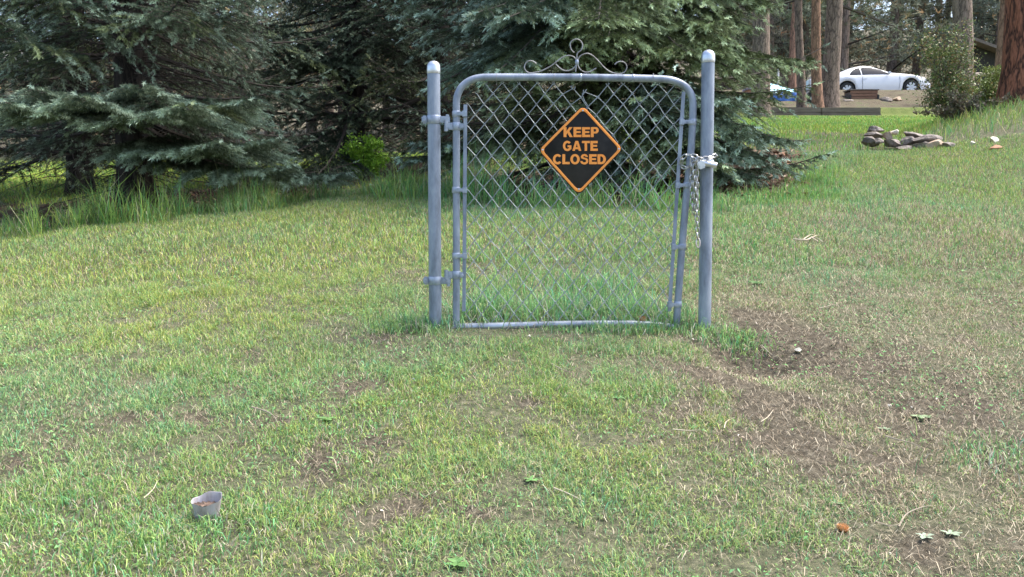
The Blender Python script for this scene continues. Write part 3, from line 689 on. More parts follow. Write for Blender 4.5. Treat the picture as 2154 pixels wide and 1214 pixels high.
# raised orange border
ks = [(.024, .0009), (.032, .0026), (.062, .0034), (.096, .0026), (.104, .0009)]
vs = [S(cen+(p-cen)*(1-k), d) for k, d in ks for p in o1]
fs = [(j*n+i, j*n+(i+1) % n, (j+1)*n+(i+1) % n, (j+1)*n+i) for j in range(len(ks)-1) for i in range(n)]
m = MB(); m.add(vs, fs); m.build('border', M_orange, sgn_root)
for c in ((1226, 233), (1301.5, 313.5), (1217.5, 398), (1141.5, 315.5)):
    m = MB(); p = S(c, .001); m.tube([p, p+Vector((0, -.004, 0)), p+Vector((0, -.005, 0))], [.0042, .0042, .002], 12); m.build('rivet', M_cap, sgn_root)
def arc(cx, cy, rx, ry, a0, a1, n=14):
    return [(cx+rx*math.cos(math.radians(a0+(a1-a0)*i/n)), cy+ry*math.sin(math.radians(a0+(a1-a0)*i/n))) for i in range(n+1)]
def glyph(ch):
    """outlines in a box 0..w x 0..1"""
    s = .30; hh = .235
    if ch == 'K': return .95, [[(0,0),(s,0),(s,.26),(.40,.41),(.62,0),(.95,0),(.59,.60),(.93,1),(.60,1),(s,.60),(s,1),(0,1)]]
    if ch == 'E': return .82, [[(0,0),(.82,0),(.82,hh),(s,hh),(s,.41),(.74,.41),(.74,.60),(s,.60),(s,1-hh),(.80,1-hh),(.80,1),(0,1)]]
    if ch == 'P': return .82, [[(0,0),(s,0),(s,.36),(.46,.36)]+arc(.50,.68,.32,.32,-90,90)+[(0,1)], [(s,.55)]+[(.42,.55)]+arc(.44,.68,.11,.13,-90,90,8)+[(s,.81)]]
    if ch == 'L': return .78, [[(0,0),(.78,0),(.78,.23),(s,.23),(s,1),(0,1)]]
    if ch == 'T': return .88, [[(.305,0),(.575,0),(.575,.78),(.88,.78),(.88,1),(0,1),(0,.78),(.305,.78)]]
    if ch == 'A': return 1.0, [[(0,0),(.28,0),(.335,.17),(.665,.17),(.72,0),(1,0),(.655,1),(.345,1)], [(.40,.37),(.60,.37),(.50,.72)]]
    if ch == 'D': return .90, [[(0,0),(.42,0)]+arc(.42,.5,.48,.5,-90,90,18)+[(0,1)], [(s,.22),(.40,.22)]+arc(.40,.5,.22,.28,-90,90,12)+[(s,.78)]]
    if ch == 'O': return 1.0, [arc(.5,.5,.5,.52,0,360,32)[:-1], arc(.5,.5,.225,.30,0,360,24)[:-1]]
    if ch == 'C': return .94, [arc(.5,.5,.5,.52,38,322,28)+arc(.5,.5,.24,.29,318,42,24)]
    if ch == 'G': return .98, [arc(.5,.5,.5,.52,42,318,28)+[(.95,.16),(.95,.56),(.52,.56),(.52,.36),(.70,.36),(.70,.27)]+arc(.5,.5,.24,.29,310,46,22)]
    if ch == 'S':
        out = arc(.43,.715,.41,.305,15,232,14)+arc(.42,.29,.165,.10,70,-170,10)+[(0,.30)]+arc(.43,.285,.43,.305,188,400,16)
        cl = [(.80,.72),(.80,.80)]+arc(.43,.72,.38,.30,35,180,10)+arc(.36,.69,.31,.16,190,245,5)+[(.46,.47),(.57,.42),(.60,.33)]+arc(.42,.29,.18,.10,10,-165,9)+[(.24,.31),(0,.33)]+arc(.42,.30,.42,.33,195,380,14)+[(.84,.46),(.70,.58),(.42,.66),(.30,.70),(.30,.76)]+arc(.43,.74,.12,.08,170,30,6)+[(.55,.72)]
        return .86, [cl]
def text(word, x0, x1, ytop, ybot):
    gl = [glyph(c) for c in word]; gap = .07; tot = sum(g[0] for g in gl)+gap*(len(gl)-1); x = 0; sx = (x1-x0)/tot
    for g, ch in zip(gl, word):
        cu = bpy.data.curves.new('t', 'CURVE'); cu.dimensions = '2D'; cu.fill_mode = 'FRONT'
        for ol in g[1]:
            sp = cu.splines.new('POLY'); sp.points.add(len(ol)-1); sp.use_cyclic_u = True
            for i, (a, b) in enumerate(ol): sp.points[i].co = (x+a, b, 0, 1)
        co = bpy.data.objects.new('t', cu); me = bpy.data.meshes.new_from_object(co)
        bm = bmesh.new(); bm.from_mesh(me)
        r = bmesh.ops.extrude_face_region(bm, geom=bm.faces[:]); vset = {v for v in r['geom'] if isinstance(v, bmesh.types.BMVert)}
        for v in bm.verts: v.co = S((x0+v.co.x*sx, ybot+(ytop-ybot)*v.co.y), .0022 if v in vset else .0007)
        bm.normal_update(); bmesh.ops.recalc_face_normals(bm, faces=bm.faces)
        m2 = bpy.data.meshes.new('letter'); bm.to_mesh(m2); bm.free(); m2.materials.append(M_orange)
        o = bpy.data.objects.new('letter', m2); sc.collection.objects.link(o); o.parent = sgn_root; o.matrix_parent_inverse = Matrix.Translation(-sgn_root.location)
        bpy.data.objects.remove(co); bpy.data.curves.remove(cu); x += g[0]+gap
text('KEEP', 1185.5, 1259.5, 267.5, 288.5); text('GATE', 1184, 1257.5, 296.5, 317.5); text('CLOSED', 1163, 1274.5, 324.5, 345.5)

# ------------------------------------------------------------------ latch, chain, padlock
m = MB(); c = at(ra, rb, 343); ring(m, c, ra-rb, .0345, .030)
m.tube([P(1468, 341, GY-.045), P(1480, 343, GY-.052), P(1500, 347, GY-.05), P(1506, 348.5, GY-.048), P(1507, 348.7, GY-.048)], [.014, .014, .015, .015, .012], 16)
m.build('latch_fork', M_cap, rp)
M_chain = noisy('chain_steel', [(.16,.13,.12),(.42,.41,.40),(.78,.78,.78)], 90, .28, .8, 0)
def linkmesh():
    L_, W_, r = .039, .022, .0034; pts = []
    for i in range(9): a = -math.pi/2+math.pi*i/8; pts.append((math.cos(a)*(W_/2-r)*1, 0, L_/2-W_/2+math.cos(a)*0))
    pts = [(math.cos(a)*(W_/2-r), 0, (L_/2-W_/2)+math.sin(a)*(W_/2-r)) for a in np.linspace(0, math.pi, 8)] + [(math.cos(a)*(W_/2-r), 0, -(L_/2-W_/2)+math.sin(a)*(W_/2-r)) for a in np.linspace(math.pi, 2*math.pi, 8)]
    pts.append(pts[0]); m = MB(); m.tube(pts, r, 8, cap=False); return m
ch = empty('security_chain', P(1455, 338, GY-.06), 'silver security chain wrapped round gate and post with loose ends hanging', 'chain')
proto = linkmesh().build('link', M_chain); lm = proto.data; bpy.data.objects.remove(proto)
def strand(pts, Y=None, pitch=.0275, start=0):
    path = smoothpath([P(x, y, GY-d) for x, y, d in pts], 10); acc = 0; nxt = pitch*.5; k = start
    for a, b in zip(path[:-1], path[1:]):
        L_ = (b-a).length
        while acc+L_ >= nxt:
            p = a.lerp(b, (nxt-acc)/L_); t = (b-a).normalized(); o = bpy.data.objects.new('link', lm); sc.collection.objects.link(o)
            q = t.to_track_quat('Z', 'Y')@Matrix.Rotation((math.pi/2 if k % 2 else 0)+random.uniform(.15, .6), 3, 'Z').to_quaternion()
            o.parent = ch; o.matrix_parent_inverse = Matrix.Translation(-ch.location); o.rotation_mode = 'QUATERNION'; o.rotation_quaternion = q; o.location = p; k += 1; nxt += pitch
        acc += L_
strand([(1456,333,.055),(1455,360,.05),(1455.5,400,.048),(1457,432,.048),(1462,448,.05),(1467,432,.054),(1466,400,.056),(1466,360,.058),(1467,332,.06)])
strand([(1462,334,.064),(1461,370,.062),(1464,420,.06),(1466,460,.058),(1467,492,.055),(1467.5,500,.055)], start=1)
strand([(1433,345,.012),(1436,333,.03),(1446,326,.045),(1458,328,.058),(1470,331,.066),(1484,333,.064),(1495,331,.055),(1505,327,.03),(1506,330,.0)])
strand([(1434,350,.02),(1442,353,.04),(1452,349,.052),(1462,341,.062),(1470,336,.066)], start=1)
# last oversized link with a rusty edge
m = MB(); c0 = P(1468.5, 511, GY-.055); pts = [(c0.x+math.cos(a)*.009*1.0, c0.y+.004*math.sin(a), c0.z+math.sin(a)*.022) for a in np.linspace(0, 2*math.pi, 22)]
m.tube(pts, .0034, 8, cap=False); eo = m.build('end_link', noisy('rusty_chain', [(.22,.10,.05),(.5,.42,.38),(.75,.74,.72)], 45, .45, .7, .1), ch); eo['label'] = 'larger rusty end link'
pl = empty('padlock', P(1474, 345, GY-.08), 'silver padlock holding the chain against the right post', 'padlock')
m = MB(); R_ = Matrix.Translation(P(1474.5, 346, GY-.084))@Matrix.Rotation(math.radians(-22), 4, 'Y')
m.box((-.017, -.009, -.021), (.017, .009, .017), R_, bev=.005); m.build('body', M_cap, pl)
m = MB(); m.tube([R_@Vector((x, 0, z)) for x, z in ((-.011, .014), (-.011, .024), (-.0085, .032), (0, .037), (.0085, .032), (.011, .024), (.011, .014))], .0034, 8); m.build('shackle', M_chain, pl)

# ------------------------------------------------------------------ stones, cones, twigs, weeds
M_stone = noisy('grey_stone', [(.09,.08,.07),(.20,.17,.15),(.36,.31,.28)], 9, .95, 0, .9, 24, .04)
M_stone2 = noisy('tan_stone', [(.26,.18,.12),(.38,.28,.20),(.44,.36,.28)], 6, .9, 0, .6, 30, .02)
M_pale = noisy('pale_stone', [(.50,.45,.36),(.68,.64,.54)], 14, .8, 0, .4, 60, .01)
M_redstone = noisy('red_stone', [(.36,.17,.10),(.48,.25,.16)], 10, .9, 0, .5, 40, .01)
def rock(name, loc, size, mat, label, seed, rz=0, cuts=7, group=None, cat='rock', tilt=0):
    r = random.Random(seed); bm = bmesh.new(); bmesh.ops.create_icosphere(bm, subdivisions=3, radius=1)
    pl_ = [(Vector((r.gauss(0, 1), r.gauss(0, 1), r.gauss(0, .8))).normalized(), r.uniform(.38, .74)) for _ in range(cuts+5)]
    for v in bm.verts:
        p = v.co
        for nn, d in pl_:
            e = p.dot(nn)-d
            if e > 0: p = p-nn*e*1.0
        p = p*(1+.09*mnoise.noise(p*2.3+Vector((seed, 0, 0))))
        v.co = Vector((p.x*size[0], p.y*size[1], p.z*size[2]))
    me = bpy.data.meshes.new(name); bm.to_mesh(me); bm.free(); me.materials.append(mat)
    me.polygons.foreach_set('use_smooth', [True]*len(me.polygons)); me.set_sharp_from_angle(angle=math.radians(18))
    o = bpy.data.objects.new(name, me); sc.collection.objects.link(o); o.location = loc; o.rotation_euler = (tilt, tilt*.6, rz); return tag(o, label, cat, group)
pile = [ # px,py of centre, width px, height px, depth, material, label
 (1840,273,34,13,11.0,0,'grey rock on the high left end of the stone pile'),
 (1834,284,44,16,10.7,0,'flat grey rock under the top left rock of the stone pile'),
 (1829,299,40,18,10.3,0,'pointed grey rock at the bottom left of the stone pile'),
 (1866,284,34,20,10.5,1,'tan rock in the upper middle of the stone pile'),
 (1882,279,22,14,10.7,2,'pale cream rock behind the tan rock in the stone pile'),
 (1877,301,48,20,10.1,0,'rounded light grey rock low in the middle of the stone pile'),
 (1922,286,56,18,10.5,0,'long brown-grey slab on top of the stone pile'),
 (1906,297,34,20,10.1,0,'dark rock beneath the long slab of the stone pile'),
 (1945,293,60,16,10.2,0,'long sloping grey rock right of centre in the stone pile'),
 (1938,307,36,14,9.9,0,'small dark rock under the sloping rock of the stone pile'),
 (1964,304,50,26,9.9,1,'blocky pinkish rock at the right end of the stone pile'),
 (1991,304,30,12,10.2,0,'low grey stone just past the right end of the stone pile'),
 (1905,312,56,12,9.8,0,'half-buried grey stone at the front foot of the stone pile'),
 (1850,297,24,16,10.2,0,'small dark wedge rock between the left rocks of the pile'),
]
for i, (px, py, wp, hp, d, mi, lab) in enumerate(pile):
    d = G(px, 319).y+(319-py)*.013; p = P(px, py, d); wd = wp*d/F/2; hh = hp*d/F/2
    rock('pile_rock', p+Vector((0, 0, .0)), (wd*1.3, wd*1.0, hh*1.3), [M_stone, M_stone2, M_pale][mi], lab, 100+i, rz=random.uniform(-.4, .4), group='rocks of the stone pile')
for i, (px, py, wp, hp, mat, lab) in enumerate([
 (1680, 741, 24, 12, M_pale, 'pale cream stone beside the dug hollow'), (2090, 300, 24, 20, M_pale, 'white rounded rock on the right bank'),
 (2094, 316, 34, 14, M_redstone, 'reddish flat stone just below the white rock'), (2046, 305, 16, 14, M_pale, 'small whitish rock left of the white rounded rock'),
 (1112, 709, 10, 9, M_pale, 'tiny white stone in front of the gate bottom rail'), (1872, 1167, 10, 8, M_pale, 'small white pebble near the lower right corner'),
 (1872, 856, 12, 7, M_pale, 'small pale pebble above the broadleaf weed'), (1565, 737, 6, 4, M_pale, 'tiny tan pebble on the left side of the hollow'), (1674, 755, 6, 4, M_redstone, 'tiny pinkish pebble below the cream stone'),
 (1917, 857, 7, 5, M_pale, 'tiny white pebble right of the small pale pebble'),(1543,760,5,4,M_pale,'tiny white pebble below the left edge of the hollow'),(1625,778,9,3,M_redstone,'flat reddish chip below the hollow'),(870, 800, 12, 6, M_galv, 'small bluish pebble in the lawn left of the gate')]):
    g = G(px, py); sw = wp*g.y/F/2; rock('stone', g+Vector((0, 0, sw*.3)), (sw, sw*.8, hp*g.y/F/2), mat, lab, 300+i, rz=random.uniform(0, 3), cat='stone')

def cone(px, py, L_, r_, rz, c, label, lift=.012):
    g = G(px, py); root = tag(bpy.data.objects.new('pine_cone', bpy.data.meshes.new('pine_cone')), label, 'pine cone')
    sc.collection.objects.link(root); m = MB(); n = 90
    m.tube([(-L_/2, 0, 0), (0, 0, 0), (L_/2, 0, 0)], [r_*.5, r_*.7, r_*.2], 8)
    for i in range(n):
        t = i/n; th = i*2.39996; rr = r_*math.sin(math.pi*(.12+.84*t))**.7; x = -L_/2+L_*t; d = Vector((.45, math.cos(th)*.9, math.sin(th)*.9)); o_ = Vector((x, math.cos(th)*rr*.5, math.sin(th)*rr*.5)); s_ = Vector((0, -math.sin(th), math.cos(th)))*r_*.33
        tip = o_+d*rr*.75; m.add([o_-s_*.6, o_+s_*.6, tip+s_*.8, tip+d*r_*.22, tip-s_*.8], [(0, 1, 2, 3, 4)])
    tmp = m.build('x', c, smooth=False); root.data = tmp.data; bpy.data.objects.remove(tmp)
    root.location = g+Vector((0, 0, lift)); root.rotation_euler = (0, .15, rz)
M_cone = noisy('cone_brown', [(.42,.20,.09),(.62,.36,.18)], 60, .7, 0, 0); M_cone2 = noisy('cone_orange', [(.60,.28,.08),(.85,.55,.28)], 60, .7, 0, 0)
cone(1350, 684, .055, .015, -1.05, M_cone, 'brown pine cone lying at the gate bottom near the right post', .03)
cone(1772, 1118, .034, .012, -.4, M_cone2, 'orange chewed pine cone on the ground at lower right')

def twig(pts, r, mat, label, side=()):
    g = [G(x, y)+Vector((0, 0, .02)) for x, y in pts]; m = MB(); sp = smoothpath(g, 4)
    m.tube(sp, [r*(1-.7*i/len(sp)) for i in range(len(sp))], 6)
    for s in side: q = smoothpath([G(x, y)+Vector((0, 0, .025)) for x, y in s], 3); m.tube(q, [r*.6*(1-.7*i/len(q)) for i in range(len(q))], 5)
    o = m.build('fallen_twig', mat); tag(o, label, 'twig')
twig([(1668,509),(1695,511),(1712,506),(1731,515)], .007, M_paletwig, 'pale forked dry branch lying on the lawn right of the gate', [[(1705,508),(1718,503),(1728,504)], [(1708,508),(1716,513),(1722,517)], [(1690,511),(1702,503),(1712,501)]])
twig([(530,868),(560,876),(578,890),(587,910)], .0035, M_bark_twig, 'curved grey twig in the lawn at left centre')
twig([(303,1062),(322,1045),(332,1025)], .002, M_paletwig, 'thin straw stalk left of the broken cup')
twig([(1600,900),(1615,890),(1626,874)], .002, M_paletwig, 'short pale twig in bare soil at right')
twig([(1862,929),(1890,938),(1918,946),(1940,955)], .003, M_bark_twig, 'long brown twig crossing the bare ground at right')
twig([(1601,738),(1612,748),(1624,759)], .002, M_paletwig, 'thin straight twig across the hollow')
twig([(1890,1122),(1905,1098),(1935,1082),(1960,1078)], .0028, M_bark_twig, 'arched brown twig near the lower right weeds')
twig([(1718,858),(1728,875),(1755,905)], .0024, M_bark_twig, 'bent thin twig right of the bare soil')
twig([(1523,912),(1528,898),(1545,890)], .002, M_paletwig, 'hooked pale grass stem left of the bare soil')
twig([(1840,1112),(1870,1120),(1890,1118)], .0022, M_bark_twig, 'short twig touching the arched brown twig')
twig([(1165,1040),(1200,1055),(1228,1070)], .0024, M_paletwig, 'pale straw stalk in the lower middle lawn')
twig([(1415,915),(1445,917),(1465,918)], .0022, M_paletwig, 'straight pale stem at the lawn edge of the bare soil')
twig([(1160,775),(1185,788),(1205,796)], .003, M_bark_twig, 'small brown stick in the bare spot below the gate')
twig([(1724,657),(1740,653),(1756,648)], .003, M_bark_twig, 'straight brown stick above the hollow')

def weed(px, py, n, L_, col, label, up=.35):
    g = G(px, py); L_ *= .72; col = np.array(col)*1.05; up *= .7; vs, fs, cs = [], [], []
    for i in range(n):
        a = i*6.283/n+random.uniform(-.3, .3); l = L_*random.uniform(.7, 1.15); w_ = l*.23; e = up*random.uniform(.4, 1.3); b = len(vs)
        for j in range(6):
            u = j/5; ww = w_*math.sin(math.pi*min(1, .08+.92*u))**.8 if j < 5 else .0005; x = l*u; z = l*(e*u-.5*e*u*u*1.2)+.005
            for s in (-1, 0, 1):
                jag = 1+.12*((j % 2)*2-1) if s else 1
                vs.append((g.x+math.cos(a)*x-math.sin(a)*ww*s*jag, g.y+math.sin(a)*x+math.cos(a)*ww*s*jag, g.z+z-(0 if s else .1*ww)+random.uniform(0, .002)))
        for j in range(5):
            for k in range(2): fs += [b+j*3+k, b+j*3+k+1, b+j*3+k+4, b+j*3+k+3]
        cs += [np.array(col)*random.uniform(.8, 1.25)]*18
    o = np_mesh('broadleaf_weed', np.array(vs), np.array(fs), np.full(len(fs)//4, 4, np.int32), M_leaf, np.array(cs), smooth=True); tag(o, label, 'weed')
weed(1940, 882, 7, .055, (.22,.31,.16), 'broadleaf weed rosette in bare ground at right', .3)
weed(1945, 1132, 5, .045, (.34,.42,.30), 'pale grey-green leaf weed near the lower right corner', .5)
weed(1998, 1128, 5, .045, (.30,.38,.26), 'pale leaf weed right of the grey-green weed', .5)
weed(1590, 600, 9, .08, (.15,.27,.11), 'green leafy weed in the grass right of the right post', .7)
weed(1300, 842, 7, .05, (.13,.26,.10), 'green weed rosette below the gate', .5)
weed(690, 885, 8, .055, (.16,.29,.10), 'green rosette left of centre beside the curved twig', .4)
weed(1115, 1015, 6, .045, (.14,.28,.09), 'bright green leaf clump in the lower middle lawn', .6)
weed(1755, 1062, 6, .04, (.16,.28,.13), 'small two-lobed weed above the orange cone', .5)
weed(1860, 905, 5, .04, (.22,.30,.18), 'flat weed left of the broadleaf rosette', .2)
weed(960, 1190, 7, .06, (.13,.25,.08), 'dark leafy clump at the bottom edge of the lawn', .6)
weed(900, 820, 6, .045, (.15,.28,.09), 'green rosette left of the bare spot under the gate', .4)
weed(1235, 468, 6, .07, (.20,.34,.20), 'leafy weed seen through the gate mesh', .9)
weed(845, 400, 7, .16, (.18,.26,.14), 'tall dock leaf plant left of the left post', 2.0)
weed(495, 430, 7, .18, (.15,.26,.08), 'broad upright leaf plant in the tall grass at left', 2.2)

# broken grey cup sunk in the lawn
def cup():
    g = G(430, 1098); sc_ = g.y/F; root = empty('broken_cup', g, 'broken weathered grey plastic cup sunk in the lawn', 'cup')
    n = 40; rings = [(-.02, .70), (.008, .76), (.026, .84), (.042, .92), (.048, .95)]; vs = []
    base = 30*sc_
    for z, k in rings:
        for i in range(n):
            a = 2*math.pi*i/n; zz = z*(1+.05*math.sin(a*2+.5)+.04*math.sin(a*5)+.22*math.sin(a))*(.86+.12*math.cos(a-.3))
            x = math.cos(a)*base*1.12*k+max(0, math.cos(a))*.006*k; y = math.sin(a)*base*.55*k; vs.append((g.x+x+.003, g.y+y+.01, g.z+zz*1.3+.012))
    for z, k in [(.047, .90), (.036, .87), (.028, .84)]:
        for i in range(n):
            a = 2*math.pi*i/n; zz = z*(1+.05*math.sin(a*2+.5)+.04*math.sin(a*5)+.22*math.sin(a))*(.86+.12*math.cos(a-.3)); vs.append((g.x+math.cos(a)*base*1.12*k+max(0, math.cos(a))*.006*k+.003, g.y+math.sin(a)*base*.55*k+.01, g.z+zz*1.3+.012))
    R_ = len(rings)+3; fs = [(j*n+i, j*n+(i+1) % n, (j+1)*n+(i+1) % n, (j+1)*n+i) for j in range(R_-1) for i in range(n)]
    m = MB(); m.add(vs, fs); m.build('wall', noisy('grey_plastic', [(.26,.22,.20),(.38,.34,.34),(.46,.44,.48)], 25, .7, 0, .4, 60, .004, stretch=(1, 1, .3)), root)
    m = MB(); cvs = [(g.x+math.cos(2*math.pi*i/n)*base*.93+.005, g.y+math.sin(2*math.pi*i/n)*base*.48+.01, g.z+.050+.003*math.sin(i*2.1)) for i in range(n)]
    m.add(cvs+[(g.x, g.y+.01, g.z+.048)], [(i, (i+1) % n, n) for i in range(n)]); m.build('soil_fill', noisy('cup_soil', [(.10,.065,.045),(.19,.13,.10)], 60, .95, 0, .5, 120, .004), root)
cup()

# ------------------------------------------------------------------ pines, shrub
def pine_crown_mesh(seed, z0, z1, R, n_l=26, tuftn=9, col=(.11,.15,.09), tl=.16, tw=.02, per=40):
    r = np.random.default_rng(seed); O, D = [], []; br = []
    for i in range(n_l):
        z = z0+(z1-z0)*(i+.5)/n_l; az = i*2.4+r.uniform(-.5, .5); L_ = R*(1-.75*((z-z0)/(z1-z0))**1.3)*r.uniform(.6, 1.15)
        dr = r.uniform(-.35, .15); pts = []
        for j in range(6):
            u = j/5; pts.append(np.array([math.cos(az+.25*u)*L_*u, math.sin(az+.25*u)*L_*u, z+dr*L_*u+.12*L_*u*u]))
        br.append((pts, [.032*(1-.8*j/5)*(L_/2.5)+.005 for j in range(6)]))
        m = per; uu = r.uniform(.3, 1.05, m); k = np.clip((uu*5).astype(int), 0, 4); fr = uu*5-k; A = np.array(pts)
        c = A[k]*(1-fr)[:, None]+A[k+1]*fr[:, None]; spread = .12+.35*(1-abs(uu-.75))*L_*.35; c = c+r.normal(0, 1, (m, 3))*spread[:, None]*np.array([1, 1, .45])
        O.append(c); dd = r.normal(0, 1, (m, 3)); dd[:, 2] = abs(dd[:, 2])*.6-.1; D.append(dd)
    O = np.concatenate(O); D = np.concatenate(D); n = len(O); N_ = tuftn
    dirs = r.normal(0, 1, (n, N_, 3))+D[:, None]*.9; dirs /= np.linalg.norm(dirs, axis=2, keepdims=True)
    t = np.cross(dirs, r.normal(0, 1, dirs.shape)); t /= np.linalg.norm(t, axis=2, keepdims=True); l = tl*r.uniform(.7, 1.2, (n, N_, 1))
    V = np.stack([O[:, None]-t*tw/2, O[:, None]+t*tw/2, O[:, None]+dirs*l], 2).reshape(-1, 3)
    c = np.array(col)*r.uniform(.6, 1.5, (n, 1)); c = np.where(r.uniform(0, 1, (n, 1)) < .10, c*np.array([1.9, 1.2, .9]), c); C = np.repeat(c, N_*3, 0)
    return V, C, br
def make_pine(x, y, hgt, r0, mat, label, lean=(0, 0), z0=4, z1=None, R=2.2, seed=1, group=None, name='pine_tree', lowest=None, per=40, n_l=26, **kw):
    gz = h1(x, y); root = empty(name, (x, y, gz), label, 'pine tree', group); m = MB(); z1 = z1 or hgt
    zs = np.linspace(-.2, hgt, 26)
    pts = [(x+lean[0]*z+.03*math.sin(z*1.1+seed), y+lean[1]*z, gz+z) for z in zs]
    # root flare and irregular bark outline
    n = 28; vs = []; rr = random.Random(seed)
    for z, p in zip(zs, pts):
        rad = r0*(1-.8*max(0, z)/hgt)*(1+.35*math.exp(-max(0, z)/.25))
        for k in range(n):
            a = 2*math.pi*k/n; q = rad*(1+.07*mnoise.noise(Vector((math.cos(a)*2, math.sin(a)*2, z*.8+seed)))); vs.append((p[0]+math.cos(a)*q, p[1]+math.sin(a)*q, p[2]))
    m.add(vs, [(j*n+k, j*n+(k+1) % n, (j+1)*n+(k+1) % n, (j+1)*n+k) for j in range(len(zs)-1) for k in range(n)]); m.build('trunk', mat, root)
    V, C, br = pine_crown_mesh(seed, z0, z1, R, n_l=n_l, per=per, **kw); V = V+np.array([x, y, gz])+np.stack([lean[0]*V[:, 2], lean[1]*V[:, 2], 0*V[:, 2]], 1)
    np_mesh('crown', V, np.arange(len(V)), np.full(len(V)//3, 3, np.int32), M_needle, C, root)
    b = MB()
    for p, rs in br: b.tube([(q[0]+x+lean[0]*q[2], q[1]+y+lean[1]*q[2], q[2]+gz) for q in p], rs, 5, cap=False)
    b.build('branches', M_twig, root); return root
def at_px(px, d): return ((px-CX)/F*d/CT*1.0, d)
def xat(px, d, py=150):
    return P(px, py, d).x
# trunks seen on the right (photo columns)
make_pine(xat(1599, 22), 22, 14, .235, M_bark_gr, 'brown pine trunk left of the blue tarp, just right of the spruce tips', (-.004, 0), z0=6, R=2.4, seed=51)
make_pine(xat(1692, 25), 25.2, 15, .125, M_bark_gr, 'slim grey pine trunk at the right end of the blue tarp', (-.05, 0), z0=3.0, R=2.4, seed=52, per=50)
make_pine(xat(1704, 33), 35, 15, .16, M_bark_or, 'thin brown pine trunk behind the grey trailer', (.0, 0), z0=6, R=2.2, seed=53)
make_pine(xat(1727, 23.6), 23.7, 13, .14, M_bark_or, 'slender orange-barked pine leaning left beside the broad trunk', (-.065, 0), z0=5, R=2.2, seed=54)
make_pine(xat(1757, 24), 24.3, 16, .245, M_bark_gr, 'broad grey-brown pine trunk overlapping the rear of the white car', (.0, 0), z0=2.6, R=3.2, seed=55, per=55)
make_pine(xat(2043, 18), 18.2, 15, .21, M_bark_gr, 'pale grey pine trunk rising behind the leafy shrub', (-.085, 0), z0=4.5, R=2.5, seed=56)
make_pine(xat(2112, 15.5), 15.5, 15, .19, M_bark_or, 'smooth orange pine trunk just left of the red trunk', (.02, 0), z0=5, R=2.5, seed=57)
make_pine(xat(2152, 12.2, 200), 12.2, 16, .30, M_bark_red, 'thick red-barked pine trunk at the right edge of the photo', (-.01, 0), z0=5, R=2.6, seed=58)
# distant forest
far = []
protos = []
rf = random.Random(5)
LABF = 'distant pine in the wood behind the white car'; LABL = 'distant pine glimpsed between the dark spruce branches'
def forest():
    spots = []
    for i in range(38):
        d = rf.uniform(42, 78); px = rf.uniform(1480, 2330); spots.append((xat(px, d), d, 1))
    for i in range(14):
        d = rf.uniform(38, 44); px = rf.uniform(1500, 2300); spots.append((xat(px, d), d, 1))
    for i in range(34):
        d = rf.uniform(24, 60); px = rf.uniform(-250, 1150); spots.append((xat(px, d), d, 0))
    base = []
    for k in range(3):
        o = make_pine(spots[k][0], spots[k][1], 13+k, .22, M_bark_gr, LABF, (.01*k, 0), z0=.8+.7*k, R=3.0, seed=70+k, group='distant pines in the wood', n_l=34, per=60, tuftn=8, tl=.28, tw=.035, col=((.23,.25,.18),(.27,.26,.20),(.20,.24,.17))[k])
        base.append(o)
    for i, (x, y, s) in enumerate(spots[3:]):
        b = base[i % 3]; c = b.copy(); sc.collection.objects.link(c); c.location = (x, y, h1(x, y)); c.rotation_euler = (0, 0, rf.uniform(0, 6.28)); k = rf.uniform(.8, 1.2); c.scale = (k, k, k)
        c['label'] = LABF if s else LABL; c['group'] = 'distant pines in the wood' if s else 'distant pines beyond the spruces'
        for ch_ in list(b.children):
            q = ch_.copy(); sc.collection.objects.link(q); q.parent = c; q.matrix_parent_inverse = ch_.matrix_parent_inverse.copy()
forest()

def shrub(px, py, d, wd, hg, n, label, cols, seed, name='leafy_shrub', stems=16):
    r = np.random.default_rng(seed); x = xat(px, d, py); gz = h1(x, d); root = empty(name, (x, d, gz), label, 'shrub'); b = MB(); O = []
    for i in range(stems):
        a = r.uniform(0, 6.28); l = hg*r.uniform(.35, 1.08); sp = wd*.5*r.uniform(.1, 1)*(1.25-.5*l/hg); pts = [np.array([x+math.cos(a)*sp*u**1.3, d+math.sin(a)*sp*u**1.3*.8, gz+l*u]) for u in np.linspace(0, 1, 7)]
        pts = [p+r.normal(0, .012, 3) for p in pts]; b.tube(pts, [.009*(1-.8*j/6) for j in range(7)], 4, cap=False)
        for j in range(9):
            k = r.integers(2, 7); p0 = pts[k]; dv = r.normal(0, 1, 3); dv[2] = abs(dv[2])*.5; dv /= np.linalg.norm(dv); q = p0+dv*.2*hg; b.tube([p0, p0+dv*.1*hg, q], [.003, .002, .001], 3, cap=False)
            m = n//(stems*9); O.append(p0+np.outer(r.uniform(.2, 1.1, m), q-p0)+r.normal(0, .05*hg, (m, 3)))
    b.build('stems', M_twig, root); O = np.concatenate(O); n = len(O); s = r.uniform(.012, .026, (n, 1)); A = r.normal(0, 1, (n, 3)); A /= np.linalg.norm(A, axis=1, keepdims=True); B = np.cross(A, r.normal(0, 1, (n, 3))); B /= np.linalg.norm(B, axis=1, keepdims=True)
    V = np.stack([O-A*s, O+B*s*.5, O+A*s, O-B*s*.5], 1).reshape(-1, 3); c = np.array(cols)[r.integers(0, len(cols), n)]*r.uniform(.7, 1.3, (n, 1))
    np_mesh('leaves', V, np.arange(len(V)), np.full(n, 4, np.int32), M_leaf, np.repeat(c, 4, 0), root)
SC = [(.15,.21,.07),(.19,.24,.08),(.12,.17,.07),(.30,.22,.10)]
shrub(1992, 240, 13.0, 1.2, 1.2, 8500, 'tall leafy shrub in front of the white car nose', SC, 1, stems=30)
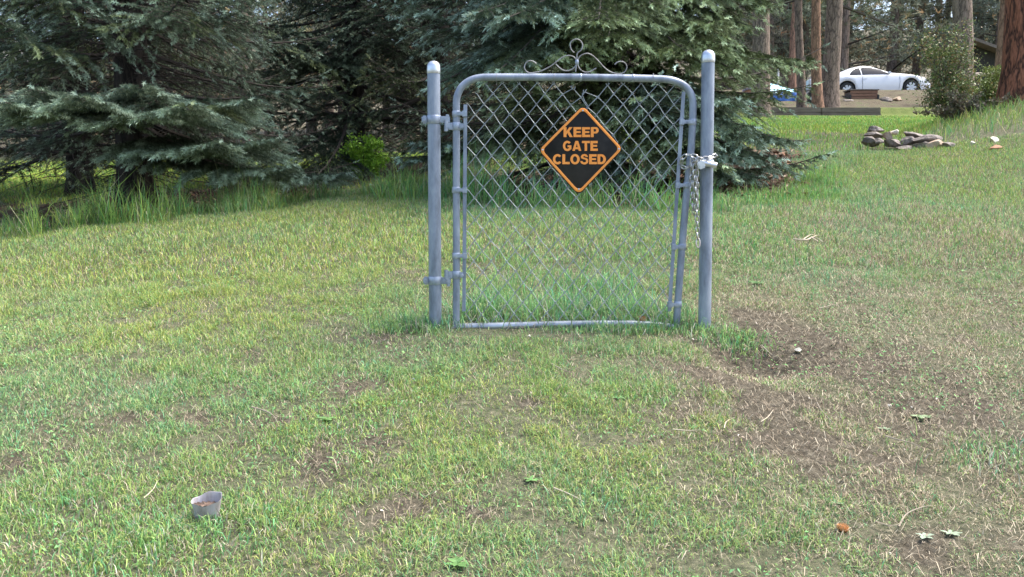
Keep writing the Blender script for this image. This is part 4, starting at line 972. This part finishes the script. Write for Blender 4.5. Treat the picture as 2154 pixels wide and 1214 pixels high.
shrub(2020, 262, 11.8, 1.3, .38, 3600, 'low dark bush under the tall leafy shrub', [(.12,.13,.07),(.17,.13,.09)], 4, 'low_bush')
shrub(2075, 228, 13.4, 1.2, .62, 4600, 'yellow-green bush beside the red pine trunk', [(.16,.22,.06),(.19,.22,.06)], 5, 'low_bush')
shrub(765, 335, 10.9, .75, .52, 6500, 'added bush standing in for the sunlit grass between the two large spruces', [(.22,.42,.04),(.28,.46,.05),(.16,.33,.03)], 7, 'sunlit_gap_bush', stems=20)  # stands in for a sunlit grassy gap; sunlight put into the leaf colour

# ------------------------------------------------------------------ car
M_white = noisy('white_car_paint', [(.70,.71,.76),(.76,.77,.81)], 3, .25, 0, 0, coat=.6)
M_glass = noisy('dark_car_glass', [(.01,.012,.018),(.02,.023,.03)], 3, .15, 0, 0, spec=.3)
M_rubber = noisy('tyre_rubber', [(.015,.015,.016),(.03,.03,.03)], 30, .85, 0, .2)
M_trim = noisy('dark_trim', [(.02,.02,.022),(.03,.03,.033)], 10, .5, 0, 0)
M_alloy = noisy('silver_wheel', [(.42,.43,.45),(.60,.61,.63)], 12, .35, .6, 0)
def car():
    d = 33.7; cx = xat(1843, d, 190); gz = h1(cx, d); root = bpy.data.objects.new('parked_car', None); sc.collection.objects.link(root)
    tag(root, 'white two-door coupe parked on the slope behind the trees', 'car')
    L0, L1 = -2.12, 2.12      # rear .. nose (+x is the nose, pointing right)
    X = np.linspace(L0, L1, 64); wr_, wf = -1.21, 1.29; ra_ = .36
    top = lambda x: np.interp(x, [-2.12,-2.05,-1.75,-1.28,-.95,-.50,-.2,.12,.52,1.0,1.6,1.95,2.12], [.62,.90,.94,1.05,1.17,1.24,1.22,1.10,.91,.84,.74,.62,.52])
    belt = lambda x: np.interp(x, [-2.12,-2.05,-1.5,0,.85,1.4,1.85,2.12], [.60,.84,.86,.84,.83,.78,.68,.48])
    wid = lambda x: .86*(1-.16*abs(x/2.12)**5)-.03*np.maximum(0, (x-1.2))
    def bot(x):
        z = .20+.06*abs(x/2.12)**4
        for c in (wr_, wf):
            t = ra_**2-(x-c)**2
            if t > 0: z = max(z, .31+math.sqrt(t)*1.0)
        return z
    nsec = 12; vs = []
    for x in X:
        b = bot(x); bl = max(belt(x), b+.05); tp = max(top(x), bl+.004); w_ = wid(x); cab = min(1, (tp-bl)/.38)
        sec = [(w_*.97, b), (w_*1.0, b+(bl-b)*.25), (w_*1.0, b+(bl-b)*.55), (w_*.985, b+(bl-b)*.85), (w_*.94, bl),
               (w_*.94-.10*cab, bl+(tp-bl)*.45), (w_*.94-.20*cab, bl+(tp-bl)*.82), (w_*.80-.15*cab, bl+(tp-bl)*.95), (w_*.45, tp-.002), (0, tp)]
        full = [(x, -y_, z_) for y_, z_ in sec]+[(x, y_, z_) for y_, z_ in sec[::-1][1:]]; vs += full
    n = 19; m = MB(); fs = [(i*n+k, i*n+k+1, (i+1)*n+k+1, (i+1)*n+k) for i in range(len(X)-1) for k in range(n-1)]+[tuple(range(n)), tuple(range((len(X)-1)*n, len(X)*n))]
    m.add(vs, fs)
    R_ = Matrix.Translation((0, 0, 0))
    def fin(mb, nm, mat, par=root, sm=True):
        o = mb.build(nm, mat, None, sm); o.parent = par; return o
    fin(m, 'body', M_white)
    m = MB(); m.box((-1.95, -.72, .17), (1.95, .72, .45)); fin(m, 'underbody', M_trim, sm=False)
    # side glass: quarter and door panes following the greenhouse
    def side(x, t):
        bl = belt(x); tp = max(top(x), bl+.004); w_ = wid(x); cab = min(1, (tp-bl)/.38); y = w_*.94-.10*cab*min(1, t/.45) if t < .45 else w_*.94-.10*cab-.10*cab*(t-.45)/.37
        return y+.006, bl+(tp-bl)*t
    for s in (-1, 1):
        for nm, xa, xb in (('quarter_window', -1.10, -.64), ('door_window', -.60, .46)):
            mm = MB(); k = 14; v = []
            for i in range(k+1):
                x = xa+(xb-xa)*i/k; hi = .80
                if nm == 'quarter_window': hi = .10+.72*min(1, (i/k*1.6))**.6
                if nm == 'door_window': hi = .80 if x < .10 else .80*max(.06, 1-((x-.10)/.36)**2*.7)
                for t in (.04, .04+(hi-.04)*.33, .04+(hi-.04)*.66, hi): y, z = side(x, t); v.append((x, s*y, z))
            mm.add(v, [(i*4+j, i*4+j+1, i*4+j+5, i*4+j+4) for i in range(k) for j in range(3)]); fin(mm, nm, M_glass)
        # door seam and handle
        mm = MB(); v = [(x_, s*(wid(x_)*1.0+.004), z_) for x_, z_ in ((-.63,.27),(-.62,.45),(-.62,.6),(-.615,.80))]; mm.tube(v, .006, 5); fin(mm, 'door_seam', M_trim)
        mm = MB(); mm.tube([(.80, s*(wid(.8)+.003), .3), (.84, s*(wid(.84)+.003), .55), (.84, s*(wid(.84)-.01), .78)], .005, 5); fin(mm, 'fender_seam', M_trim)
        mm = MB(); mm.box((-.62, s*wid(-.5)*.985-.012, .70), (-.44, s*wid(-.5)*.985+.020, .735), bev=.008); fin(mm, 'door_handle', M_white)
        mm = MB(); mm.box((.34, s*.90-.07, .84), (.46, s*.90+.07, .93), bev=.03); fin(mm, 'wing_mirror', M_white)
        mm = MB(); mm.box((1.90, s*.60-.14, .53), (2.095, s*.60+.14, .62), bev=.03); fin(mm, 'headlight', M_glass)
        mm = MB(); mm.box((-2.13, s*.60-.2, .66), (-2.02, s*.60+.22, .80), bev=.02); fin(mm, 'tail_light', noisy('tail_red', [(.25,.02,.02),(.35,.03,.03)], 8, .3, 0, 0))
        for wx in (wr_, wf):
            mm = MB(); mm.tube([(wx, s*(.63), .31), (wx, s*.66, .31), (wx, s*.80, .31), (wx, s*.825, .31)], [.285, .305, .305, .28], 32); wo = fin(mm, 'wheel', M_rubber)
            mm = MB(); mm.tube([(wx, s*.80, .31), (wx, s*.832, .31)], [.20, .20], 28)
            mm2 = MB(); mm2.tube([(wx, s*.78, .31), (wx, s*.836, .31)], .045, 12)
            for q in range(7):
                a = q*2*math.pi/7; mm2.tube([(wx+math.cos(a)*.03, s*.842, .31+math.sin(a)*.03), (wx+math.cos(a)*.19, s*.838, .31+math.sin(a)*.19)], [.035, .055], 6, flat=.35)
            ro = mm2.build('rim', M_alloy, None); ro.parent = wo; h2 = mm.build('wheel_well_disc', M_trim, None); h2.parent = wo
    # screens
    for nm, xa, xb in (('windscreen', .02, .50), ('rear_window', -1.60, -.95)):
        mm = MB(); v = []; k = 6
        for i in range(k+1):
            x = xa+(xb-xa)*i/k
            for t in (-1, -.6, -.2, .2, .6, 1):
                w_ = wid(x)*.43; v.append((x, t*w_*1.25, top(x)+.006-.03*max(0, abs(t)-.55)))
        mm.add(v, [(i*6+j, i*6+j+1, i*6+j+7, i*6+j+6) for i in range(k) for j in range(5)]); fin(mm, nm, M_glass)
    mm = MB(); mm.box((-2.17, -.78, .30), (-1.98, .78, .52), bev=.05); fin(mm, 'rear_bumper', M_white)
    mm = MB(); mm.box((1.86, -.70, .24), (2.15, .70, .46), bev=.06); fin(mm, 'front_bumper', M_white)
    mm = MB(); mm.box((-2.10, -.7, .98), (-1.92, .7, 1.01), bev=.01); mm.box((-2.02, -.6, .90), (-1.97, -.55, .985)); mm.box((-2.02, .55, .90), (-1.97, .6, .985)); fin(mm, 'rear_spoiler', M_white)
    pz = P(1779, 208, d-.85); pz2 = P(1915, 201, d-.85); root.rotation_euler = (0, -math.atan2(pz2.z-pz.z, pz2.x-pz.x), math.radians(4))
    root.location = ((pz.x*1.29+pz2.x*1.21)/2.5+.0, d, (pz.z*1.29+pz2.z*1.21)/2.5)
    return root
carob = car()

# ------------------------------------------------------------------ yard things behind
M_wood = noisy('red_brown_planks', [(.16,.085,.055),(.26,.14,.09),(.32,.19,.13)], 5, .8, 0, .3, 30, .01, stretch=(1, 1, 6))
M_wood2 = noisy('old_timber', [(.09,.07,.058),(.16,.13,.11),(.22,.19,.16)], 5, .9, 0, .5, 30, .015, stretch=(.6, 2, 6))
M_palewood = noisy('pale_trim', [(.34,.26,.21),(.45,.36,.30)], 8, .8, 0, .2)
M_tarp = noisy('blue_tarp', [(.02,.09,.34),(.03,.13,.46),(.05,.18,.55)], 3, .45, 0, .5, 6, .05)
M_tarp_lit = noisy('blue_tarp_lit', [(.20,.50,.62),(.40,.66,.74)], 3, .45, 0, .5, 6, .05)  # same blue tarp; light on its top painted in as a paler colour
M_greymetal = noisy('grey_metal', [(.16,.15,.14),(.24,.23,.21)], 5, .6, .2, .1)
M_offwhite = noisy('off_white', [(.60,.60,.62),(.72,.72,.74)], 6, .6, 0, .1)
M_shed = noisy('dark_boards', [(.025,.023,.022),(.05,.045,.04)], 6, .85, 0, .3, 30, .01, stretch=(4, 4, 1))
def timbers():
    root = empty('timber_wall', P(1740, 240, 22.9), 'low retaining wall of stacked dark timbers along the far lawn edge', 'retaining wall')
    x0 = xat(1600, 22.9, 240); x1 = xat(1850, 22.9, 240); xs = np.linspace(x0, x1, 3)
    for k in range(2):
        for j in range(2):
            zb_ = h1((xs[j]+xs[j+1])/2, 22.6); m = MB(); o = .15*k
            m.box((xs[j]+.006+o*0, 22.78+.03*k, zb_-.05+k*.145), (xs[j+1]-.006, 23.02, zb_+.09+k*.145), bev=.012); m.build('timber', M_wood2, root)
timbers()
def crate():
    d = 28.2; a = P(1787, 216, d); b = P(1848, 190, d); root = empty('wooden_planter', (a.x, d, a.z), 'red-brown plank planter box with pale trim below the white car', 'planter')
    for k in range(3):
        m = MB(); h_ = (b.z-a.z-.09)/3; z = a.z+.09+k*h_; m.box((a.x+.02, d, z+.006), (b.x-.02, d+.03, z+h_-.006), bev=.004); m.box((a.x+.02, d+.5, z+.006), (b.x-.02, d+.53, z+h_-.006), bev=.004); m.build('plank', M_wood, root)
    m = MB(); m.box((a.x+.03, d+.035, a.z+.05), (b.x-.03, d+.495, b.z-.05)); m.build('soil_fill', M_wood2, root, False)
    m = MB(); m.box((a.x, d-.03, a.z+.03), (b.x, d, a.z+.085), bev=.004); m.build('trim', M_palewood, root)
    for x in (a.x-.02, b.x-.04): m = MB(); m.box((x, d-.045, a.z-.12), (x+.06, d-.002, b.z-.14), bev=.006); m.build('stake', M_trim, root)
    m = MB(); m.box((a.x-.02, d-.02, b.z+.0), (b.x+.02, d+.55, b.z+.035), bev=.006); m.build('top_board', M_wood2, root)
crate()
def tarp():
    d = 27.9; gx0 = xat(1608, d, 200); gx1 = xat(1680, d, 200); gz = P(1650, 214, d).z; root = empty('tarped_stack', ((gx0+gx1)/2, d, gz), 'blue tarp tied over a stack between the pine trunks', 'tarp')
    nx, ny = 22, 14; ht = P(1650, 186, d).z-gz; top_ = P(1650, 170, d).z-gz
    prof = [(-.02, 0), (-.04, .3), (0, .75), (.03, .97), (.12, 1.15), (.5, 1.8), (.9, 1.9), (1.2, 1.4), (1.4, 1.0), (1.45, .5), (1.47, 0)]
    vs = []; 
    for j, (yy, zz) in enumerate(prof):
        for i in range(nx+1):
            u = i/nx; x = gx0+(gx1-gx0)*u; pk = 1-.25*abs(u-.25)*1.5 if zz > 1 else 1
            z = gz-.1+ht*zz*pk+.02*mnoise.noise(Vector((x*3, yy*4, zz*3))); y = d+yy+.05*mnoise.noise(Vector((x*4, zz*5, 1))); vs.append((x, y, z))
    n = nx+1; F1 = [(j*n+i, j*n+i+1, (j+1)*n+i+1, (j+1)*n+i) for j in range(len(prof)-1) for i in range(nx)]
    lower = [f for f in F1 if f[0]//n < 3 or f[0]//n > 7]; upper = [f for f in F1 if 3 <= f[0]//n <= 7]
    m = MB(); m.add(vs, lower); e1 = [tuple(j*n for j in range(len(prof))), tuple(j*n+nx for j in range(len(prof)))]; m.add(vs, e1); m.build('tarp_side', M_tarp, root)
    m = MB(); m.add(vs, upper); m.build('tarp_top', M_tarp_lit, root)
    m = MB(); q = [P(1635, 186, d-.06), P(1637, 194, d-.07), P(1640, 203, d-.07)]; m.tube(q, [.02, .03, .05], 6); m.build('strap', M_offwhite, root)
tarp()
def trailer():
    d = 27.7; a = P(1686, 214, d); b = P(1722, 181, d); z0 = h1(a.x, d); root = empty('utility_trailer', (a.x, d, z0), 'grey utility trailer behind the slim and leaning pine trunks', 'trailer')
    m = MB(); zb_ = P(1690, 207, d).z; zt = P(1690, 187, d).z
    x0 = P(1688, 200, d).x; x1 = P(1722, 200, d).x
    m.add([(x0, d, zb_), (x1, d, zb_+.04), (x1, d, zt+.1), (x0+.3, d, zt), (x0, d+1.2, zb_), (x1, d+1.2, zb_+.04), (x1, d+1.2, zt+.1), (x0+.3, d+1.2, zt)], [(0,1,2,3),(4,7,6,5),(0,4,5,1),(3,2,6,7),(0,3,7,4),(1,5,6,2)]); m.build('box_bed', M_greymetal, root, False)
    m = MB(); m.box((a.x, d-.1, zb_-.10), (x1+.1, d+1.25, zb_-.02), bev=.01); m.build('chassis', M_trim, root)
    m = MB(); m.tube([(x1-.2, d-.16, zb_-.02), (x1-.2, d-.02, zb_-.02)], .22, 24); wo = m.build('wheel', M_rubber, root)
    m = MB(); m.tube([(x1-.2, d-.17, zb_-.02), (x1-.2, d-.15, zb_-.02)], .11, 20); r_ = m.build('rim', M_alloy, None); r_.parent = wo
    m = MB(); m.box((x1-.45, d-.18, zb_+.22), (x1+.05, d, zb_+.25), bev=.01); m.build('mudguard', M_greymetal, root)
    p = P(1706, 171, d+.4); tb = MB(); tb.box((p.x-.12, d+.25, zt-.02), (p.x+.12, d+.55, p.z+.05), bev=.03); o = tb.build('plastic_tub', M_offwhite); tag(o, 'off-white plastic tub standing on the grey trailer', 'tub')
trailer()
m = MB(); pp = P(1572, 200, 27.5); m.box((pp.x, 27.5, h1(pp.x, 27.5)-.1), (pp.x+.35, 28.1, P(1570, 189, 27.5).z), bev=.03)
bo = empty('storage_bin', (pp.x, 27.5, h1(pp.x, 27.5)), 'orange bin with lilac lid left of the blue tarp', 'bin'); m.build('body', M_redstone, bo)
m = MB(); m.box((pp.x-.02, 27.47, P(1570, 188.5, 27.5).z), (pp.x+.37, 28.12, P(1570, 185, 27.5).z), bev=.02); m.build('lid', noisy('lilac_lid', [(.4,.38,.6),(.5,.48,.7)], 4, .5, 0, 0), bo)
# white pipe hanging behind the tarp
m = MB(); g_ = P(1636, 168, 30.5); m.tube([P(1636, 128, 31.2), P(1636.5, 150, 31.2), Vector((P(1637, 166, 31.2).x, 31.2, h1(xat(1637, 31.2), 31.2)-.05))], .045, 10); o = m.build('marker_post', M_offwhite); tag(o, 'thin white post standing behind the blue tarp', 'post')
# stone and soil edging under the parking pad
for i, (px, py, wp, hp, mi) in enumerate([(1780,213,26,14,0),(1806,222,30,10,0),(1832,222,28,10,1),(1860,214,30,16,0),(1885,210,28,14,1),(1765,222,20,10,0)]):
    rock('edging_rock', P(px, py, 28.0), (wp*28/F/2*1.1, .3, hp*28/F/2*1.2), [M_stone, M_stone2][mi], ['brown rock under the rear wheel of the white car','flat rock below the left half of the planter','flat tan rock below the right half of the planter','rock just right of the planter','tan rock at the right end of the car bank','small rock at the foot of the broad trunk'][i], 500+i, group='rocks edging the car bank')
def shed():
    d = 26; x0 = xat(2040, d, 120); x1 = xat(2260, d, 120); gz = h1(x0, d); zt = P(2045, 86, d).z; zl = P(2095, 104, d).z
    root = empty('dark_shed', (x0, d, gz), 'dark timber shed with sloping roof behind the right-hand trunks', 'shed'); sl = (zl-zt)/(xat(2095, d)-xat(2045, d))
    m = MB(); x2 = x1; f = lambda x: zt+sl*(x-x0); m.add([(x0, d, gz-.3), (x2, d, gz-.3), (x2, d, f(x2)-.1), (x0, d, f(x0)-.1), (x0, d+1.2, gz-.3), (x2, d+1.2, gz-.3), (x2, d+1.2, f(x2)-.1), (x0, d+1.2, f(x0)-.1)], [(0,1,2,3),(4,7,6,5),(1,5,6,2),(0,3,7,4)]); m.build('wall', M_shed, root, False)
    m = MB(); m.add([(x0-.3, d-.4, f(x0-.3)), (x2+.2, d-.4, f(x2+.2)), (x2+.2, d+1.4, f(x2+.2)), (x0-.3, d+1.4, f(x0-.3)), (x0-.3, d-.4, f(x0-.3)-.09), (x2+.2, d-.4, f(x2+.2)-.09), (x2+.2, d+1.4, f(x2+.2)-.09), (x0-.3, d+1.4, f(x0-.3)-.09)], [(0,1,2,3),(4,7,6,5),(0,4,5,1),(1,5,6,2),(2,6,7,3),(3,7,4,0)]); m.build('roof', M_wood2, root, False)
shed()
def railfence():
    d = 22; a = P(2035, 157, d); b = P(2100, 155, d); root = empty('rail_fence', (a.x, d, h1(a.x, d)), 'pale wooden rail fence in front of the dark shed', 'fence')
    m = MB(); m.tube([a, b+Vector((1.5, 0, .0))], .05, 8); m.build('rail', M_palewood, root)
    for x in (a.x, b.x+.1, b.x+1.4): m = MB(); m.tube([(x, d+.03, h1(x, d)-.2), (x, d+.03, a.z+.12)], .07, 10); m.build('post', M_wood2, root)
railfence()
def cabin():
    d = 44; x0 = xat(-120, d, 110); x1 = xat(170, d, 110); gz = h1((x0+x1)/2, d); zt = P(80, 88, d).z; ze = P(80, 132, d).z
    root = empty('cabin', ((x0+x1)/2, d, gz), 'pale grey roofed cabin glimpsed through branches at upper left', 'cabin')
    m = MB(); m.box((x0+.4, d+.4, gz-1), (x1-.4, d+6, ze)); m.build('wall', M_stone2, root, False)
    m = MB(); yr = d+3.2; m.add([(x0, d-.2, ze-.1), (x1, d-.2, ze-.1), (x1, yr, zt+.6), (x0, yr, zt+.6), (x1, d+6.6, ze-.1), (x0, d+6.6, ze-.1), (x0, d-.2, ze-.25), (x1, d-.2, ze-.25), (x1, d+6.6, ze-.25), (x0, d+6.6, ze-.25)], [(0,1,2,3),(3,2,4,5),(0,6,7,1),(1,7,8,4,2),(5,9,6,0,3),(6,9,8,7)]); m.build('roof', noisy('grey_shingle', [(.34,.33,.31),(.46,.44,.42)], 4, .9, 0, .3), root, False)
    for k in range(2):
        xx = x0+1.6+k*2.6; m = MB(); m.box((xx, d+.33, ze-1.5), (xx+1, d+.395, ze-.6), bev=.01); m.build('window', M_glass, root)
cabin()
